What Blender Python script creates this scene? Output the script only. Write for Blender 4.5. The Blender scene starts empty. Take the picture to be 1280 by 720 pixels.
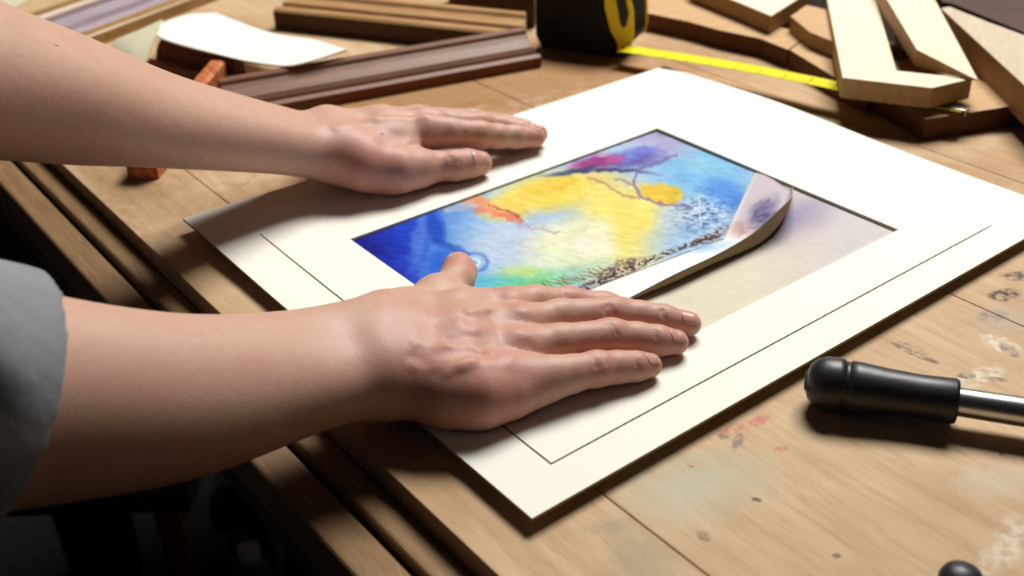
import bpy, bmesh, math, random
import numpy as np
from mathutils import Vector, Matrix
random.seed(7); RNG = np.random.default_rng(7)
COL = bpy.context.scene.collection

# ------------------------------------------------------------------ frame of reference
# z = 0 of the local frame is the top of the mat board; the bench top lies TT below it.
F = 1414.2887
RC = np.array([[0.99958317, -0.02887033, 0.0], [-0.0145696, -0.50444626, 0.86332016], [-0.02492433, -0.8629603, -0.50465661]])
HC = 0.37854638
TT = -0.009                    # bench top, relative to the mat top
Z0 = 0.90 - TT                 # world height of local zero
OFF = np.array([0, 0, Z0])
def Pl(px, py, h=0.0):         # local point at height h seen at a photo pixel
    r = RC @ np.array([px - 640.0, py - 360.0, F]); t = (h - HC) / r[2]
    return r * t + np.array([0, 0, HC])
def Dl(px, py, d):             # local point at camera depth d
    return RC @ (np.array([px - 640.0, py - 360.0, F]) / F * d) + np.array([0, 0, HC])
def W(p): return tuple(np.asarray(p, float) + OFF)
def to_px(p):                  # local (n,3) -> pixel
    q = (np.asarray(p) - np.array([0, 0, HC])) @ RC
    return q[..., 0] / q[..., 2] * F + 640, q[..., 1] / q[..., 2] * F + 360

# ------------------------------------------------------------------ helpers
def tag(o, label=None, cat=None, group=None, kind=None):
    if label: o['label'] = label
    if cat: o['category'] = cat
    if group: o['group'] = group
    if kind: o['kind'] = kind
    return o
def empty(name, loc, label, cat, group=None, rz=0):
    o = bpy.data.objects.new(name, None); COL.objects.link(o); o.location = loc; o.rotation_euler[2] = rz
    o.empty_display_size = 0.02
    return tag(o, label, cat, group)
def link(name, me, mats, parent=None, smooth=False):
    o = bpy.data.objects.new(name, me); COL.objects.link(o)
    for m in (mats if isinstance(mats, (list, tuple)) else [mats]): me.materials.append(m)
    if smooth:
        me.polygons.foreach_set('use_smooth', [True] * len(me.polygons))
    if parent is not None:
        o.parent = parent
        o.matrix_parent_inverse = Matrix.LocRotScale(Vector(parent.location), parent.rotation_euler, None).inverted()
    return o
def mesh_obj(name, verts, faces, mats, parent=None, smooth=False, bevel=0, mi=None, seg=2):
    me = bpy.data.meshes.new(name)
    me.from_pydata([tuple(v) for v in verts], [], [tuple(f) for f in faces])
    if mi is not None: me.polygons.foreach_set('material_index', mi)
    bm = bmesh.new(); bm.from_mesh(me); bmesh.ops.recalc_face_normals(bm, faces=bm.faces)
    bm.to_mesh(me); bm.free(); me.update()
    o = link(name, me, mats, parent, smooth)
    if bevel:
        b = o.modifiers.new('bevel', 'BEVEL'); b.width = bevel; b.segments = seg; b.limit_method = 'ANGLE'; b.angle_limit = math.radians(35)
    return o
def prism(name, top, z0, z1, mat, parent=None, bevel=0.0006, **kw):
    """polygon of world/local xy extruded between local heights z0 < z1"""
    n = len(top)
    v = [(p[0], p[1], z0 + Z0) for p in top] + [(p[0], p[1], z1 + Z0) for p in top]
    f = [list(range(n))[::-1], list(range(n, 2 * n))] + [[i, (i + 1) % n, n + (i + 1) % n, n + i] for i in range(n)]
    return mesh_obj(name, v, f, mat, parent, bevel=bevel, **kw)
def pix_prism(name, pix, ztop, thick, mat, parent=None, **kw):
    return prism(name, [Pl(x, y, ztop) for x, y in pix], ztop - thick, ztop, mat, parent, **kw)
def sweep(name, profile, a, b, mat, parent=None, m0=0.0, m1=0.0, smooth=False, bevel=0, zbase=None, mi_fn=None):
    """profile (w,h) swept from a to b (local); w grows to the left of the direction a->b; m = mitre slope"""
    a = np.array(a, float); b = np.array(b, float); d = b - a; d /= np.linalg.norm(d)
    s = np.cross([0, 0, 1.0], d); s /= np.linalg.norm(s); up = np.cross(d, s)
    n = len(profile); v = []
    for p, m in ((a, m0), (b, m1)):
        for w, h in profile: v.append(p + s * w + up * h + d * (m * w) + OFF)
    f = [list(range(n)), list(range(n, 2 * n))[::-1]] + [[i, (i + 1) % n, n + (i + 1) % n, n + i] for i in range(n)]
    mi = None
    if mi_fn: mi = [0, 0] + [mi_fn(i) for i in range(n)]
    return mesh_obj(name, v, f, mat, parent, smooth=smooth, bevel=bevel, mi=mi)
def lathe(name, prof, a, axis, mat, parent=None, n=40, smooth=True):
    """profile (t along axis, r) revolved round an axis starting at local a"""
    ax = np.array(axis, float); ax /= np.linalg.norm(ax)
    e = np.cross(ax, [0, 0, 1.0])
    if np.linalg.norm(e) < 1e-4: e = np.array([1.0, 0, 0])
    e /= np.linalg.norm(e); g = np.cross(ax, e); v = []; f = []
    for t, r in prof:
        for k in range(n):
            an = 2 * math.pi * k / n
            v.append(np.array(a) + ax * t + (e * math.cos(an) + g * math.sin(an)) * max(r, 1e-5) + OFF)
    m = len(prof)
    for i in range(m - 1):
        for k in range(n): f.append([i * n + k, i * n + (k + 1) % n, (i + 1) * n + (k + 1) % n, (i + 1) * n + k])
    f.append(list(range(n))[::-1]); f.append(list(range((m - 1) * n, m * n)))
    o = mesh_obj(name, v, f, mat, parent, smooth=smooth)
    if smooth:
        try:
            for p in o.data.polygons[-2:]: p.use_smooth = False
        except Exception: pass
    return o

# ------------------------------------------------------------------ materials
def lin(c):
    return tuple(((x / 255) / 12.92 if x / 255 <= 0.04045 else ((x / 255 + 0.055) / 1.055) ** 2.4) for x in c) + (1.0,)
class NT:
    def __init__(s, name):
        s.m = bpy.data.materials.new(name); s.m.use_nodes = True; s.t = s.m.node_tree; s.n = s.t.nodes
        s.b = s.n['Principled BSDF']
    def node(s, ty, **kw):
        nd = s.n.new(ty)
        for k, v in kw.items():
            if k in nd.inputs.keys() if isinstance(k, str) else False: nd.inputs[k].default_value = v
            else: setattr(nd, k, v)
        return nd
    def L(s, a, b): s.t.links.new(a, b)
    def coords(s, scale=(1, 1, 1), rot=(0, 0, 0), kind='Object', loc=(0, 0, 0)):
        tc = s.n.new('ShaderNodeTexCoord'); mp = s.n.new('ShaderNodeMapping'); m2 = s.n.new('ShaderNodeMapping')
        mp.inputs['Rotation'].default_value = rot; m2.inputs['Scale'].default_value = scale; m2.inputs['Location'].default_value = loc
        s.L(tc.outputs[kind], mp.inputs['Vector']); s.L(mp.outputs[0], m2.inputs['Vector']); return m2.outputs[0]
    def noise(s, vec, scale, detail=4, rough=0.5, dist=0):
        n = s.n.new('ShaderNodeTexNoise'); n.inputs['Scale'].default_value = scale; n.inputs['Detail'].default_value = detail
        n.inputs['Roughness'].default_value = rough; n.inputs['Distortion'].default_value = dist
        s.L(vec, n.inputs['Vector']); return n.outputs['Fac']
    def ramp(s, fac, stops, interp='LINEAR'):
        r = s.n.new('ShaderNodeValToRGB'); cr = r.color_ramp; cr.interpolation = interp
        while len(cr.elements) < len(stops): cr.elements.new(0.5)
        for e, (p, c) in zip(cr.elements, stops):
            e.position = p; e.color = c if len(c) == 4 else tuple(c) + (1,)
        s.L(fac, r.inputs[0]); return r.outputs[0]
    def mix(s, fac, a, b, mode='MIX'):
        m = s.n.new('ShaderNodeMix'); m.data_type = 'RGBA'; m.blend_type = mode
        for sock, v in ((m.inputs[0], fac), (m.inputs[6], a), (m.inputs[7], b)):
            if isinstance(v, (int, float)): sock.default_value = v
            elif isinstance(v, tuple): sock.default_value = v
            else: s.L(v, sock)
        return m.outputs[2]
    def math(s, op, a, b=None, clamp=False):
        m = s.n.new('ShaderNodeMath'); m.operation = op; m.use_clamp = clamp
        for sock, v in ((m.inputs[0], a), (m.inputs[1], b)):
            if v is None: continue
            if isinstance(v, (int, float)): sock.default_value = v
            else: s.L(v, sock)
        return m.outputs[0]
    def bump(s, h, strength=0.3, dist=0.001, prev=None):
        b = s.n.new('ShaderNodeBump'); b.inputs['Strength'].default_value = strength; b.inputs['Distance'].default_value = dist
        s.L(h, b.inputs['Height'])
        if prev is not None: s.L(prev, b.inputs['Normal'])
        return b.outputs[0]
    def fin(s, color=None, rough=0.5, normal=None, metal=0.0, spec=None, **kw):
        if color is not None:
            if isinstance(color, tuple): s.b.inputs['Base Color'].default_value = color
            else: s.L(color, s.b.inputs['Base Color'])
        if isinstance(rough, (int, float)): s.b.inputs['Roughness'].default_value = rough
        else: s.L(rough, s.b.inputs['Roughness'])
        s.b.inputs['Metallic'].default_value = metal
        if spec is not None: s.b.inputs['Specular IOR Level'].default_value = spec
        if normal is not None: s.L(normal, s.b.inputs['Normal'])
        for k, v in kw.items(): s.b.inputs[k.replace('_', ' ')].default_value = v
        return s.m
def plain(name, c, rough=0.5, metal=0.0, nscale=60, amt=0.12, bump=0.1, spec=None):
    t = NT(name); v = t.coords(); n = t.noise(v, nscale, 3)
    dark = tuple(x * (1 - amt) for x in lin(c)[:3]) + (1,)
    col = t.mix(n, dark, lin(c))
    return t.fin(col, rough, t.bump(n, bump, 0.0005), metal, spec)
def wood(name, light, dark, ang=0.0, scale=1.0, rough=0.55, stretch=14, contrast=(0.3, 0.7), bump=0.25, spec=0.3):
    t = NT(name); v = t.coords((1, stretch, stretch * 0.6), (0, 0, -ang))
    g = t.noise(v, 14 * scale, 6, 0.6, 0.6); g2 = t.noise(v, 60 * scale, 3, 0.5)
    f = t.math('ADD', t.math('MULTIPLY', g, 0.7), t.math('MULTIPLY', g2, 0.3))
    c = t.ramp(f, [(contrast[0], lin(dark)), (contrast[1], lin(light))])
    return t.fin(c, rough, t.bump(f, bump, 0.0006), spec=spec)

UD = np.array([0.8034, 0.5954]); VD = np.array([0.5954, -0.8034])     # the bench's across / along directions in plan
ANG_V = math.atan2(VD[1], VD[0])
def uu(px, py, h=TT): p = Pl(px, py, h); return float(p[:2] @ UD)
def vv(px, py, h=TT): p = Pl(px, py, h); return float(p[:2] @ VD)

def bench_material(name, stains_and_shade=True, light=(210, 182, 146), dark=(172, 140, 102)):
    t = NT(name); v = t.coords((1, 9, 9), (0, 0, -ANG_V)); pos = t.coords()
    g = t.noise(v, 9, 8, 0.62, 0.8); g2 = t.noise(v, 55, 4, 0.6); big = t.noise(pos, 7, 3, 0.6)
    f = t.math('ADD', t.math('MULTIPLY', g, 0.65), t.math('MULTIPLY', g2, 0.35))
    c = t.ramp(f, [(0.30, lin(dark)), (0.5, lin(tuple((a + b) // 2 + 4 for a, b in zip(light, dark)))), (0.72, lin(light))])
    c = t.mix(t.ramp(big, [(0.42, (0, 0, 0, 1)), (0.68, (0.45, 0.45, 0.45, 1))]), c, lin((150, 112, 70)), 'MIX')
    # fine scratches
    sc = t.noise(t.coords((1, 30, 30), (0, 0, -ANG_V + 0.25)), 40, 2, 0.5)
    c = t.mix(t.ramp(sc, [(0.68, (0, 0, 0, 1)), (0.74, (0.5, 0.5, 0.5, 1))]), c, lin((214, 190, 156)))
    if stains_and_shade:
        geo = t.n.new('ShaderNodeNewGeometry')
        wn = t.n.new('ShaderNodeTexNoise'); wn.inputs['Scale'].default_value = 90; wn.inputs['Detail'].default_value = 4
        t.L(geo.outputs['Position'], wn.inputs['Vector'])
        sub = t.n.new('ShaderNodeVectorMath'); sub.operation = 'SUBTRACT'; t.L(wn.outputs['Color'], sub.inputs[0]); sub.inputs[1].default_value = (0.5, 0.5, 0.5)
        wn2 = t.noise(geo.outputs['Position'], 170, 4, 0.65)
        for (px, py, ra, rb, ang, colr, st, hard) in STAINS_AND_SHADE:
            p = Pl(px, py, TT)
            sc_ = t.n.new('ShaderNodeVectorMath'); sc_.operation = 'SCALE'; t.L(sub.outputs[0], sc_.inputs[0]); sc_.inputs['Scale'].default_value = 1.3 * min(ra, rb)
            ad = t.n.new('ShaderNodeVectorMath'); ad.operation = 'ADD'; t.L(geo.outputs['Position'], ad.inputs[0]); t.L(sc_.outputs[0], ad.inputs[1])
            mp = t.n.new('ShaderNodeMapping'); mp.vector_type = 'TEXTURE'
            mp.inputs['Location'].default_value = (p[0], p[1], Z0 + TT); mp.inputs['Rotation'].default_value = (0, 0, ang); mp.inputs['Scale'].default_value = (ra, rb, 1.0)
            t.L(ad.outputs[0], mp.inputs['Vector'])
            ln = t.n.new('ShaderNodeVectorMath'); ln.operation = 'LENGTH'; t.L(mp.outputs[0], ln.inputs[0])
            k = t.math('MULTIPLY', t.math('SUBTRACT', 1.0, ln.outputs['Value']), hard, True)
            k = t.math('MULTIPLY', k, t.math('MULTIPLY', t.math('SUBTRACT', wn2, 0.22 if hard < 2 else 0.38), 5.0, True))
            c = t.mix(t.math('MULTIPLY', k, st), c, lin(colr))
    nm = t.bump(f, 0.35, 0.0006)
    return t.fin(c, 0.62, nm, spec=0.25)
STAINS_AND_SHADE = [ # px, py, semi axes (m), angle, colour, strength, hardness
    (1256, 368, .014, .0075, 0.3, (58, 40, 36), .95, 3), (1279, 344, .018, .007, 0.0, (56, 34, 48), .9, 3), (1240, 396, .012, .008, .2, (92, 82, 72), .85, 3),
    (1262, 400, .03, .02, 0.2, (176, 160, 142), .6, 1.5), (1252, 432, .010, .016, .5, (218, 208, 190), .85, 2.5), (1262, 438, .006, .01, .2, (92, 78, 62), .8, 3),
    (1226, 470, .022, .009, .6, (216, 204, 186), .8, 2.5), (1208, 470, .006, .004, 0, (96, 80, 62), .9, 3), (1246, 474, .007, .003, -.3, (110, 92, 72), .9, 3),
    (1146, 443, .020, .0035, -.9, (88, 64, 52), .8, 3), (1130, 432, .018, .006, -.7, (130, 102, 78), .6, 2),
    (915, 535, .011, .005, .4, (192, 92, 84), .8, 2.5), (948, 526, .013, .005, .8, (196, 96, 88), .8, 2.5), (922, 552, .010, .0035, 1.2, (110, 84, 74), .8, 3),
    (976, 562, .0045, .003, 0, (176, 84, 80), .9, 3), (903, 546, .004, .003, 0, (96, 80, 66), .9, 3),
    (880, 600, .05, .035, .3, (176, 172, 146), .65, 1.3), (850, 615, .04, .03, .3, (186, 180, 156), .5, 1.3),
    (945, 625, .0035, .0018, -.4, (60, 50, 40), .95, 4), (880, 671, .004, .005, 0, (112, 100, 72), .85, 3), (1046, 695, .0028, .002, 0, (60, 50, 36), .95, 4),
    (863, 582, .002, .002, 0, (80, 70, 70), .9, 4), (1250, 600, .03, .018, .2, (196, 184, 164), .5, 1.6), (1262, 680, .008, .025, -.5, (214, 202, 184), .7, 2),
    (1236, 705, .006, .02, -.4, (208, 196, 176), .6, 2), (1252, 568, .002, .002, 0, (90, 74, 60), .8, 4),
    (140, 292, .03, .012, -.9, (70, 62, 46), .6, 2), (700, 120, .03, .006, .5, (206, 176, 128), .5, 2), (590, 130, .05, .01, .3, (160, 110, 60), .5, 1.6),
    (600, 105, .34, .16, .3, (146, 98, 46), .75, 1.5), (1235, 215, .12, .05, .3, (160, 116, 70), .5, 1.4), (330, 250, .12, .06, .5, (128, 90, 46), .5, 1.3), (160, 235, .10, .06, -.9, (118, 84, 44), .5, 1.3), (330, 350, .12, .02, -.93, (120, 86, 48), .5, 1.5),  # last three: light falloff on the left boards, painted as darker patches
    (800, 700, .02, .03, .2, (150, 140, 110), .5, 1.5), (760, 660, .015, .008, .2, (150, 138, 112), .5, 1.5),
]
M = {}
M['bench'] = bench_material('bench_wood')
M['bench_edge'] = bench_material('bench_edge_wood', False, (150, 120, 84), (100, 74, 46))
M['bench_dark'] = wood('bench_leg_wood', (110, 82, 52), (62, 44, 28), ANG_V)
def mat_card(name, c, rough=0.8):
    t = NT(name); n = t.noise(t.coords(), 900, 3, 0.6); n2 = t.noise(t.coords(), 14, 2)
    col = t.mix(n2, lin(c), tuple(x * 0.97 for x in lin(c)[:3]) + (1,))
    return t.fin(col, rough, t.bump(n, 0.06, 0.0002), spec=0.2)
M['mat'] = mat_card('cream_mat_board', (243, 240, 228))
M['core'] = mat_card('cut_core', (190, 186, 168))
M['groove'] = mat_card('cut_line', (150, 140, 108))
M['edge'] = mat_card('board_edge', (150, 138, 104))
M['backing'] = mat_card('backing_card', (92, 70, 48))
M['white_card'] = mat_card('white_card', (236, 233, 226))
M['beige_card'] = mat_card('beige_card', (206, 198, 170))

# ------------------------------------------------------------------ workbench
bench = empty('workbench', (0.6, 0.9, 0), 'large scarred wooden workbench carrying the mat board, mouldings and tools', 'workbench')
uE = uu(300, 412)                                   # near-left edge of the main top
uE = (uu(250, 365) + uu(491, 597) + uu(618, 720)) / 3
seams = [uE, uu(815, 665), uu(1235, 388), uu(1235, 388) + 0.19, uu(1235, 388) + 0.40]
def UV(u, v): return UD * u + VD * v
V0, V1 = -1.75, 0.30
V0 = -1.60; V1 = 0.32
verts, faces = [], []
def add_box_uv(u0, u1, v0, v1, z0, z1, r=0.0):
    b = len(verts)
    for z in (z0, z1):
        for (u, v) in ((u0, v0), (u1, v0), (u1, v1), (u0, v1)):
            p = UV(u, v); verts.append((p[0], p[1], z + Z0))
    for f in ((3, 2, 1, 0), (4, 5, 6, 7), (0, 1, 5, 4), (1, 2, 6, 5), (2, 3, 7, 6), (3, 0, 4, 7)): faces.append([b + i for i in f])
for i in range(len(seams) - 1):
    add_box_uv(seams[i] + 0.0003, seams[i + 1] - 0.0003, V0, V1, TT - 0.035, TT)
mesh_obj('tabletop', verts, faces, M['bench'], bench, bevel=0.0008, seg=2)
# edge boards
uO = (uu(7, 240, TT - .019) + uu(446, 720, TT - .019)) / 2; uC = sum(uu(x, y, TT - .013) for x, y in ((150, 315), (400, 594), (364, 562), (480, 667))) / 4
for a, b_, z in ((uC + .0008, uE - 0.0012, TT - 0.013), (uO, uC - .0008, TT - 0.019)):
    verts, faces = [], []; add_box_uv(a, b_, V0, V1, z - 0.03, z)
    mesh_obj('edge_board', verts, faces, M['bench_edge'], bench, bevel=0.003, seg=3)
verts, faces = [], []; add_box_uv(uO + 0.03, uO + 0.06, V0 + .05, V1 - .05, TT - 0.14, TT - 0.050)
mesh_obj('apron', verts, faces, M['bench_dark'], bench, bevel=0.002)
for (u, v) in ((uO + 0.10, V1 - 0.12), (uO + 0.10, V0 + 0.12), (seams[-1] - 0.1, V1 - 0.12), (seams[-1] - 0.1, V0 + 0.12)):
    verts, faces = [], []; add_box_uv(u - .04, u + .04, v - .04, v + .04, -Z0, TT - 0.037)
    mesh_obj('leg', verts, faces, M['bench_dark'], bench, bevel=0.003)

# ------------------------------------------------------------------ mat board
A = Pl(229, 276); B = Pl(665, 648); Cc = Pl(840, 80); Dd = A * 0 + Pl(1355, 271)
e1 = (Cc - A); LW = np.linalg.norm(e1[:2]) ; e1 = e1 / LW
e2 = (B - A); LH = np.linalg.norm(e2[:2]); e2 = e2 / LH
LW = float((Dd - B)[:2] @ e1[:2])
def muv(p): q = p - A; M2 = np.array([[e1[0], e2[0]], [e1[1], e2[1]]]); return np.linalg.solve(M2, q[:2])
w_l = muv(Pl(440, 300)); w_t = muv(Pl(821, 160)); w_r = muv(Pl(1120, 287)); w_b = muv(Pl(516, 355))
u0, u1 = (w_l[0] + w_b[0]) / 2, (w_t[0] + w_r[0]) / 2
v0, v1 = (w_l[1] + w_t[1]) / 2, muv(Pl(873, 415))[1] * .5 + w_r[1] * .5
g1a = muv(Pl(323, 295)); g1b = muv(Pl(688, 576)); g2b = muv(Pl(1243, 283))
print('mat', LW, LH, 'win', w_l, w_t, w_r, w_b, 'groove', g1a, g1b, g2b, 'u', u0, u1, v0, v1)
gu = (g1a[0] + g1b[0]) / 2; gv = (g1b[1] + g2b[1]) / 2; gv0 = g1a[1]; gu1 = g2b[0]
TH = 0.0019
def warp(x, y):
    c = Pl(985, 128); d2 = (x - c[0]) ** 2 + (y - c[1]) ** 2
    c2 = Pl(250, 285); e_ = (x - c2[0]) ** 2 + (y - c2[1]) ** 2
    return 0.0045 * math.exp(-d2 / (2 * 0.07 ** 2)) + 0.002 * math.exp(-e_ / (2 * .06 ** 2))
def axis_lines(L, marks, step=0.02):
    m = sorted(set([0.0, L] + marks)); out = []
    for a, b_ in zip(m[:-1], m[1:]):
        k = max(1, int(math.ceil((b_ - a) / step))); out += [a + (b_ - a) * i / k for i in range(k)]
    return out + [L]
gw = 0.0006
us = axis_lines(LW, [u0, u1, gu - gw, gu, gu + gw, gu1]); vs = axis_lines(LH, [v0, v1, gv - gw, gv, gv + gw, gv0])
verts, faces, mi = [], [], []
idx = {}
def mv(i, j, bot):
    k = (i, j, bot)
    if k not in idx:
        u, v = us[i], vs[j]; p = A + e1 * u + e2 * v; z = warp(p[0], p[1])
        if not bot:
            if abs(u - gu) < 1e-7 and gv0 < v <= gv + 1e-7: z -= 0.0011
            elif abs(v - gv) < 1e-7 and gu - 1e-7 <= u < gu1: z -= 0.0011
        # bevelled window: the bottom edge of the window sits inside
        if bot:
            z -= TH
            if u0 - 1e-7 <= u <= u1 + 1e-7 and v0 - 1e-7 <= v <= v1 + 1e-7:
                bu = 0.0005 if abs(u - u0) < 1e-7 else (-0.0005 if abs(u - u1) < 1e-7 else 0)
                bv = 0.0005 if abs(v - v0) < 1e-7 else (-0.0005 if abs(v - v1) < 1e-7 else 0)
                p = p + e1 * bu + e2 * bv
        idx[k] = len(verts); verts.append((p[0], p[1], z + Z0))
    return idx[k]
def inwin(i, j): uc = (us[i] + us[i + 1]) / 2; vc = (vs[j] + vs[j + 1]) / 2; return u0 < uc < u1 and v0 < vc < v1
for i in range(len(us) - 1):
    for j in range(len(vs) - 1):
        if inwin(i, j): continue
        uc = (us[i] + us[i + 1]) / 2; vc = (vs[j] + vs[j + 1]) / 2
        isg = (abs(uc - gu) < gw and gv0 < vc < gv + gw) or (abs(vc - gv) < gw and gu - gw < uc < gu1)
        faces.append([mv(i, j, 0), mv(i + 1, j, 0), mv(i + 1, j + 1, 0), mv(i, j + 1, 0)]); mi.append(2 if isg else 0)
        faces.append([mv(i, j, 1), mv(i, j + 1, 1), mv(i + 1, j + 1, 1), mv(i + 1, j, 1)]); mi.append(0)
        for (di, dj, e) in ((-1, 0, (0, 0, 0, 1)), (1, 0, (1, 0, 1, 1)), (0, -1, (0, 0, 1, 0)), (0, 1, (0, 1, 1, 1))):
            ni, nj = i + di, j + dj
            out = ni < 0 or nj < 0 or ni >= len(us) - 1 or nj >= len(vs) - 1
            if out or inwin(ni, nj):
                a_, b_ = (i + e[0], j + e[1]), (i + e[2], j + e[3])
                faces.append([mv(*a_, 0), mv(*b_, 0), mv(*b_, 1), mv(*a_, 1)]); mi.append(3 if out else 1)
mo = mesh_obj('mat_board', verts, faces, [M['mat'], M['core'], M['groove'], M['edge']], mi=mi)
tag(mo, 'cream picture mat board with a rectangular window lying under both hands', 'mat board')
# backing board below (smaller, so the mat overhangs it)
def rect_uv(ua, ub, va, vb): return [A + e1 * u + e2 * v for u, v in ((ua, va), (ub, va), (ub, vb), (ua, vb))]
bk = prism('backing_board', rect_uv(0.022, LW - 0.012, 0.010, LH - 0.008), TT, -TH - 0.0008, M['backing'])
tag(bk, 'brown backing board underneath the cream mat board on the bench', 'backing board')

# ------------------------------------------------------------------ painting (numpy noise)
def vnoise(x, y, seed=0):
    xi = np.floor(x).astype(np.int64); yi = np.floor(y).astype(np.int64); xf = x - xi; yf = y - yi
    def hsh(a, b):
        h = (a * 374761393 + b * 668265263 + seed * 974634777) & 0xffffffff
        h = ((h ^ (h >> 13)) * 1274126177) & 0xffffffff
        return ((h ^ (h >> 16)) & 0xffff) / 65535.0
    sx = xf * xf * (3 - 2 * xf); sy = yf * yf * (3 - 2 * yf)
    return (hsh(xi, yi) * (1 - sx) + hsh(xi + 1, yi) * sx) * (1 - sy) + (hsh(xi, yi + 1) * (1 - sx) + hsh(xi + 1, yi + 1) * sx) * sy
def fbm(x, y, s, seed=0, oct=4):
    t = 0; a = .5; n = 0
    for o in range(oct): t = t + a * vnoise(x / s * 2 ** o + 13.7 * o, y / s * 2 ** o + 7.1 * o, seed + o); n += a; a *= .5
    return t / n
def segd(x, y, pts):
    d = np.full(x.shape, 1e9)
    for (x0, y0), (x1, y1) in zip(pts[:-1], pts[1:]):
        dx, dy = x1 - x0, y1 - y0; t = np.clip(((x - x0) * dx + (y - y0) * dy) / (dx * dx + dy * dy), 0, 1)
        d = np.minimum(d, np.hypot(x - x0 - t * dx, y - y0 - t * dy))
    return d
def paint(px, py):
    """colour (0-255) of the abstract painting; px,py its own layout coordinates"""
    wx = px + 26 * (fbm(px, py, 60, 1) - .5) + 8 * (fbm(px, py, 14, 3) - .5); wy = py + 16 * (fbm(px, py, 60, 2) - .5) + 5 * (fbm(px, py, 12, 4) - .5)
    c = np.ones(px.shape + (3,)) * np.array([168, 200, 232.])
    def over(m, col):
        nonlocal c
        m = np.clip(m, 0, 1)[..., None]; c = c * (1 - m) + np.array(col, float) * m
    def blob(cx, cy, rx, ry, ang, col, st=1., soft=1.3):
        ca, sa = math.cos(math.radians(ang)), math.sin(math.radians(ang))
        a = ((wx - cx) * ca + (wy - cy) * sa) / rx; b = (-(wx - cx) * sa + (wy - cy) * ca) / ry
        over(st * np.clip((1.35 - np.sqrt(a * a + b * b)) * soft, 0, 1), col)
    def stroke(pts, w, col, st=1., rag=6):
        d = segd(px + rag * (fbm(px, py, 7, 9) - .5), py + rag * (fbm(px, py, 7, 10) - .5), pts)
        over(st * np.clip((w - d) / (w * .6), 0, 1), col)
    # left blues
    blob(600, 310, 70, 40, -10, (150, 190, 232)); blob(640, 300, 60, 28, -10, (192, 208, 232), .9)
    k = np.clip((585 - wx - (wy - 320) * .4) / 75, 0, 1); over(k, (52, 120, 222))
    k = np.clip((545 - wx - (wy - 320) * .1) / 42, 0, 1); over(k, (22, 62, 205))
    k = np.clip((500 - wx + (wy - 300) * .5) / 50, 0, 1); over(k, (12, 14, 140))
    blob(518, 290, 9, 40, 6, (92, 132, 226), .6); blob(541, 285, 12, 22, -20, (18, 72, 200), .9); blob(548, 330, 16, 28, 30, (24, 84, 215), .8)
    stroke([(545, 300), (570, 312), (585, 318)], 5, (30, 80, 190), .6)
    # yellows
    blob(690, 240, 80, 24, -12, (244, 218, 86)); blob(640, 252, 40, 14, -15, (240, 214, 96)); blob(780, 262, 66, 34, 10, (246, 228, 120)); blob(690, 232, 28, 10, -12, (232, 192, 60), .7)
    blob(760, 320, 66, 30, -5, (244, 232, 140), .95); blob(720, 300, 60, 24, -8, (240, 238, 196), .9); blob(745, 315, 30, 16, 0, (243, 244, 222), .85)
    blob(690, 330, 50, 15, 0, (226, 238, 206), .8); blob(660, 345, 40, 11, 10, (196, 226, 112), .8); blob(625, 352, 36, 11, 0, (100, 208, 190), .8)
    blob(700, 350, 40, 12, 0, (128, 218, 172), .7); blob(655, 358, 34, 8, 0, (96, 206, 130), .8); blob(590, 350, 26, 12, 0, (80, 178, 214), .8); blob(740, 342, 40, 10, -15, (168, 206, 200), .6)
    # right blues
    blob(880, 222, 60, 36, 20, (120, 184, 230)); blob(905, 245, 34, 16, 25, (74, 136, 222), .9); blob(850, 270, 26, 26, 0, (178, 202, 222), .8); blob(870, 205, 40, 12, 20, (138, 196, 226), .8)
    blob(880, 280, 30, 12, -20, (126, 166, 214), .7); blob(826, 240, 22, 12, 8, (236, 196, 52), .95, 2.5); blob(790, 285, 22, 28, 0, (244, 226, 110), .8)
    # top lavender / magenta
    blob(825, 178, 44, 18, 12, (172, 170, 210)); blob(822, 166, 14, 8, 20, (150, 148, 176), .7); blob(790, 200, 40, 12, -6, (104, 92, 176), .95); blob(800, 192, 24, 7, -18, (112, 124, 214), .9)
    blob(742, 203, 32, 9, -8, (156, 52, 128), .95); blob(770, 200, 12, 5, 0, (196, 74, 140), .8); blob(715, 213, 34, 3.2, -10, (62, 70, 110), .9); blob(770, 214, 48, 2.4, 2, (70, 70, 120), .9)
    blob(752, 194, 10, 3, -15, (206, 160, 190), .7)
    stroke([(846, 194), (822, 204), (798, 212), (792, 228), (799, 244), (822, 255), (860, 257)], 2.6, (124, 100, 158), .7)
    stroke([(735, 222), (760, 232), (778, 244), (800, 248)], 2.6, (190, 140, 110), .7); stroke([(792, 230), (770, 224)], 2, (160, 120, 130), .6)
    # orange
    stroke([(578, 248), (600, 252), (622, 262), (640, 272)], 8, (240, 150, 96), .85, 10); stroke([(596, 262), (625, 268), (650, 275)], 6, (232, 128, 98), .75, 10)
    stroke([(610, 256), (632, 262), (656, 277)], 1.3, (140, 76, 60), .65, 8); stroke([(645, 282), (666, 284), (700, 292)], 1.6, (176, 156, 178), .6, 9)
    stroke([(560, 262), (590, 256)], 6, (214, 196, 190), .5)
    # scratchy marks, right centre
    n = fbm(px * 1.0, py * 2.4, 5, 21, 3); m = np.exp(-(((px - 880) / 34) ** 2 + ((py - 268) / 22) ** 2))
    over(np.clip((n - .56) * 9, 0, 1) * m, (82, 96, 150)); over(np.clip((.40 - n) * 9, 0, 1) * m * .8, (226, 236, 244))
    stroke([(874, 246), (876, 284)], 1.6, (214, 226, 238), .7, 5)
    # dark reef along the lower edge
    edge = [(668, 366), (700, 368), (740, 358), (775, 340), (815, 324), (850, 310), (885, 298), (908, 286)]
    d = segd(px, py, edge); n2 = fbm(px, py * 1.6, 3.6, 31, 3); n3 = fbm(px, py, 16, 33, 3)
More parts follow.
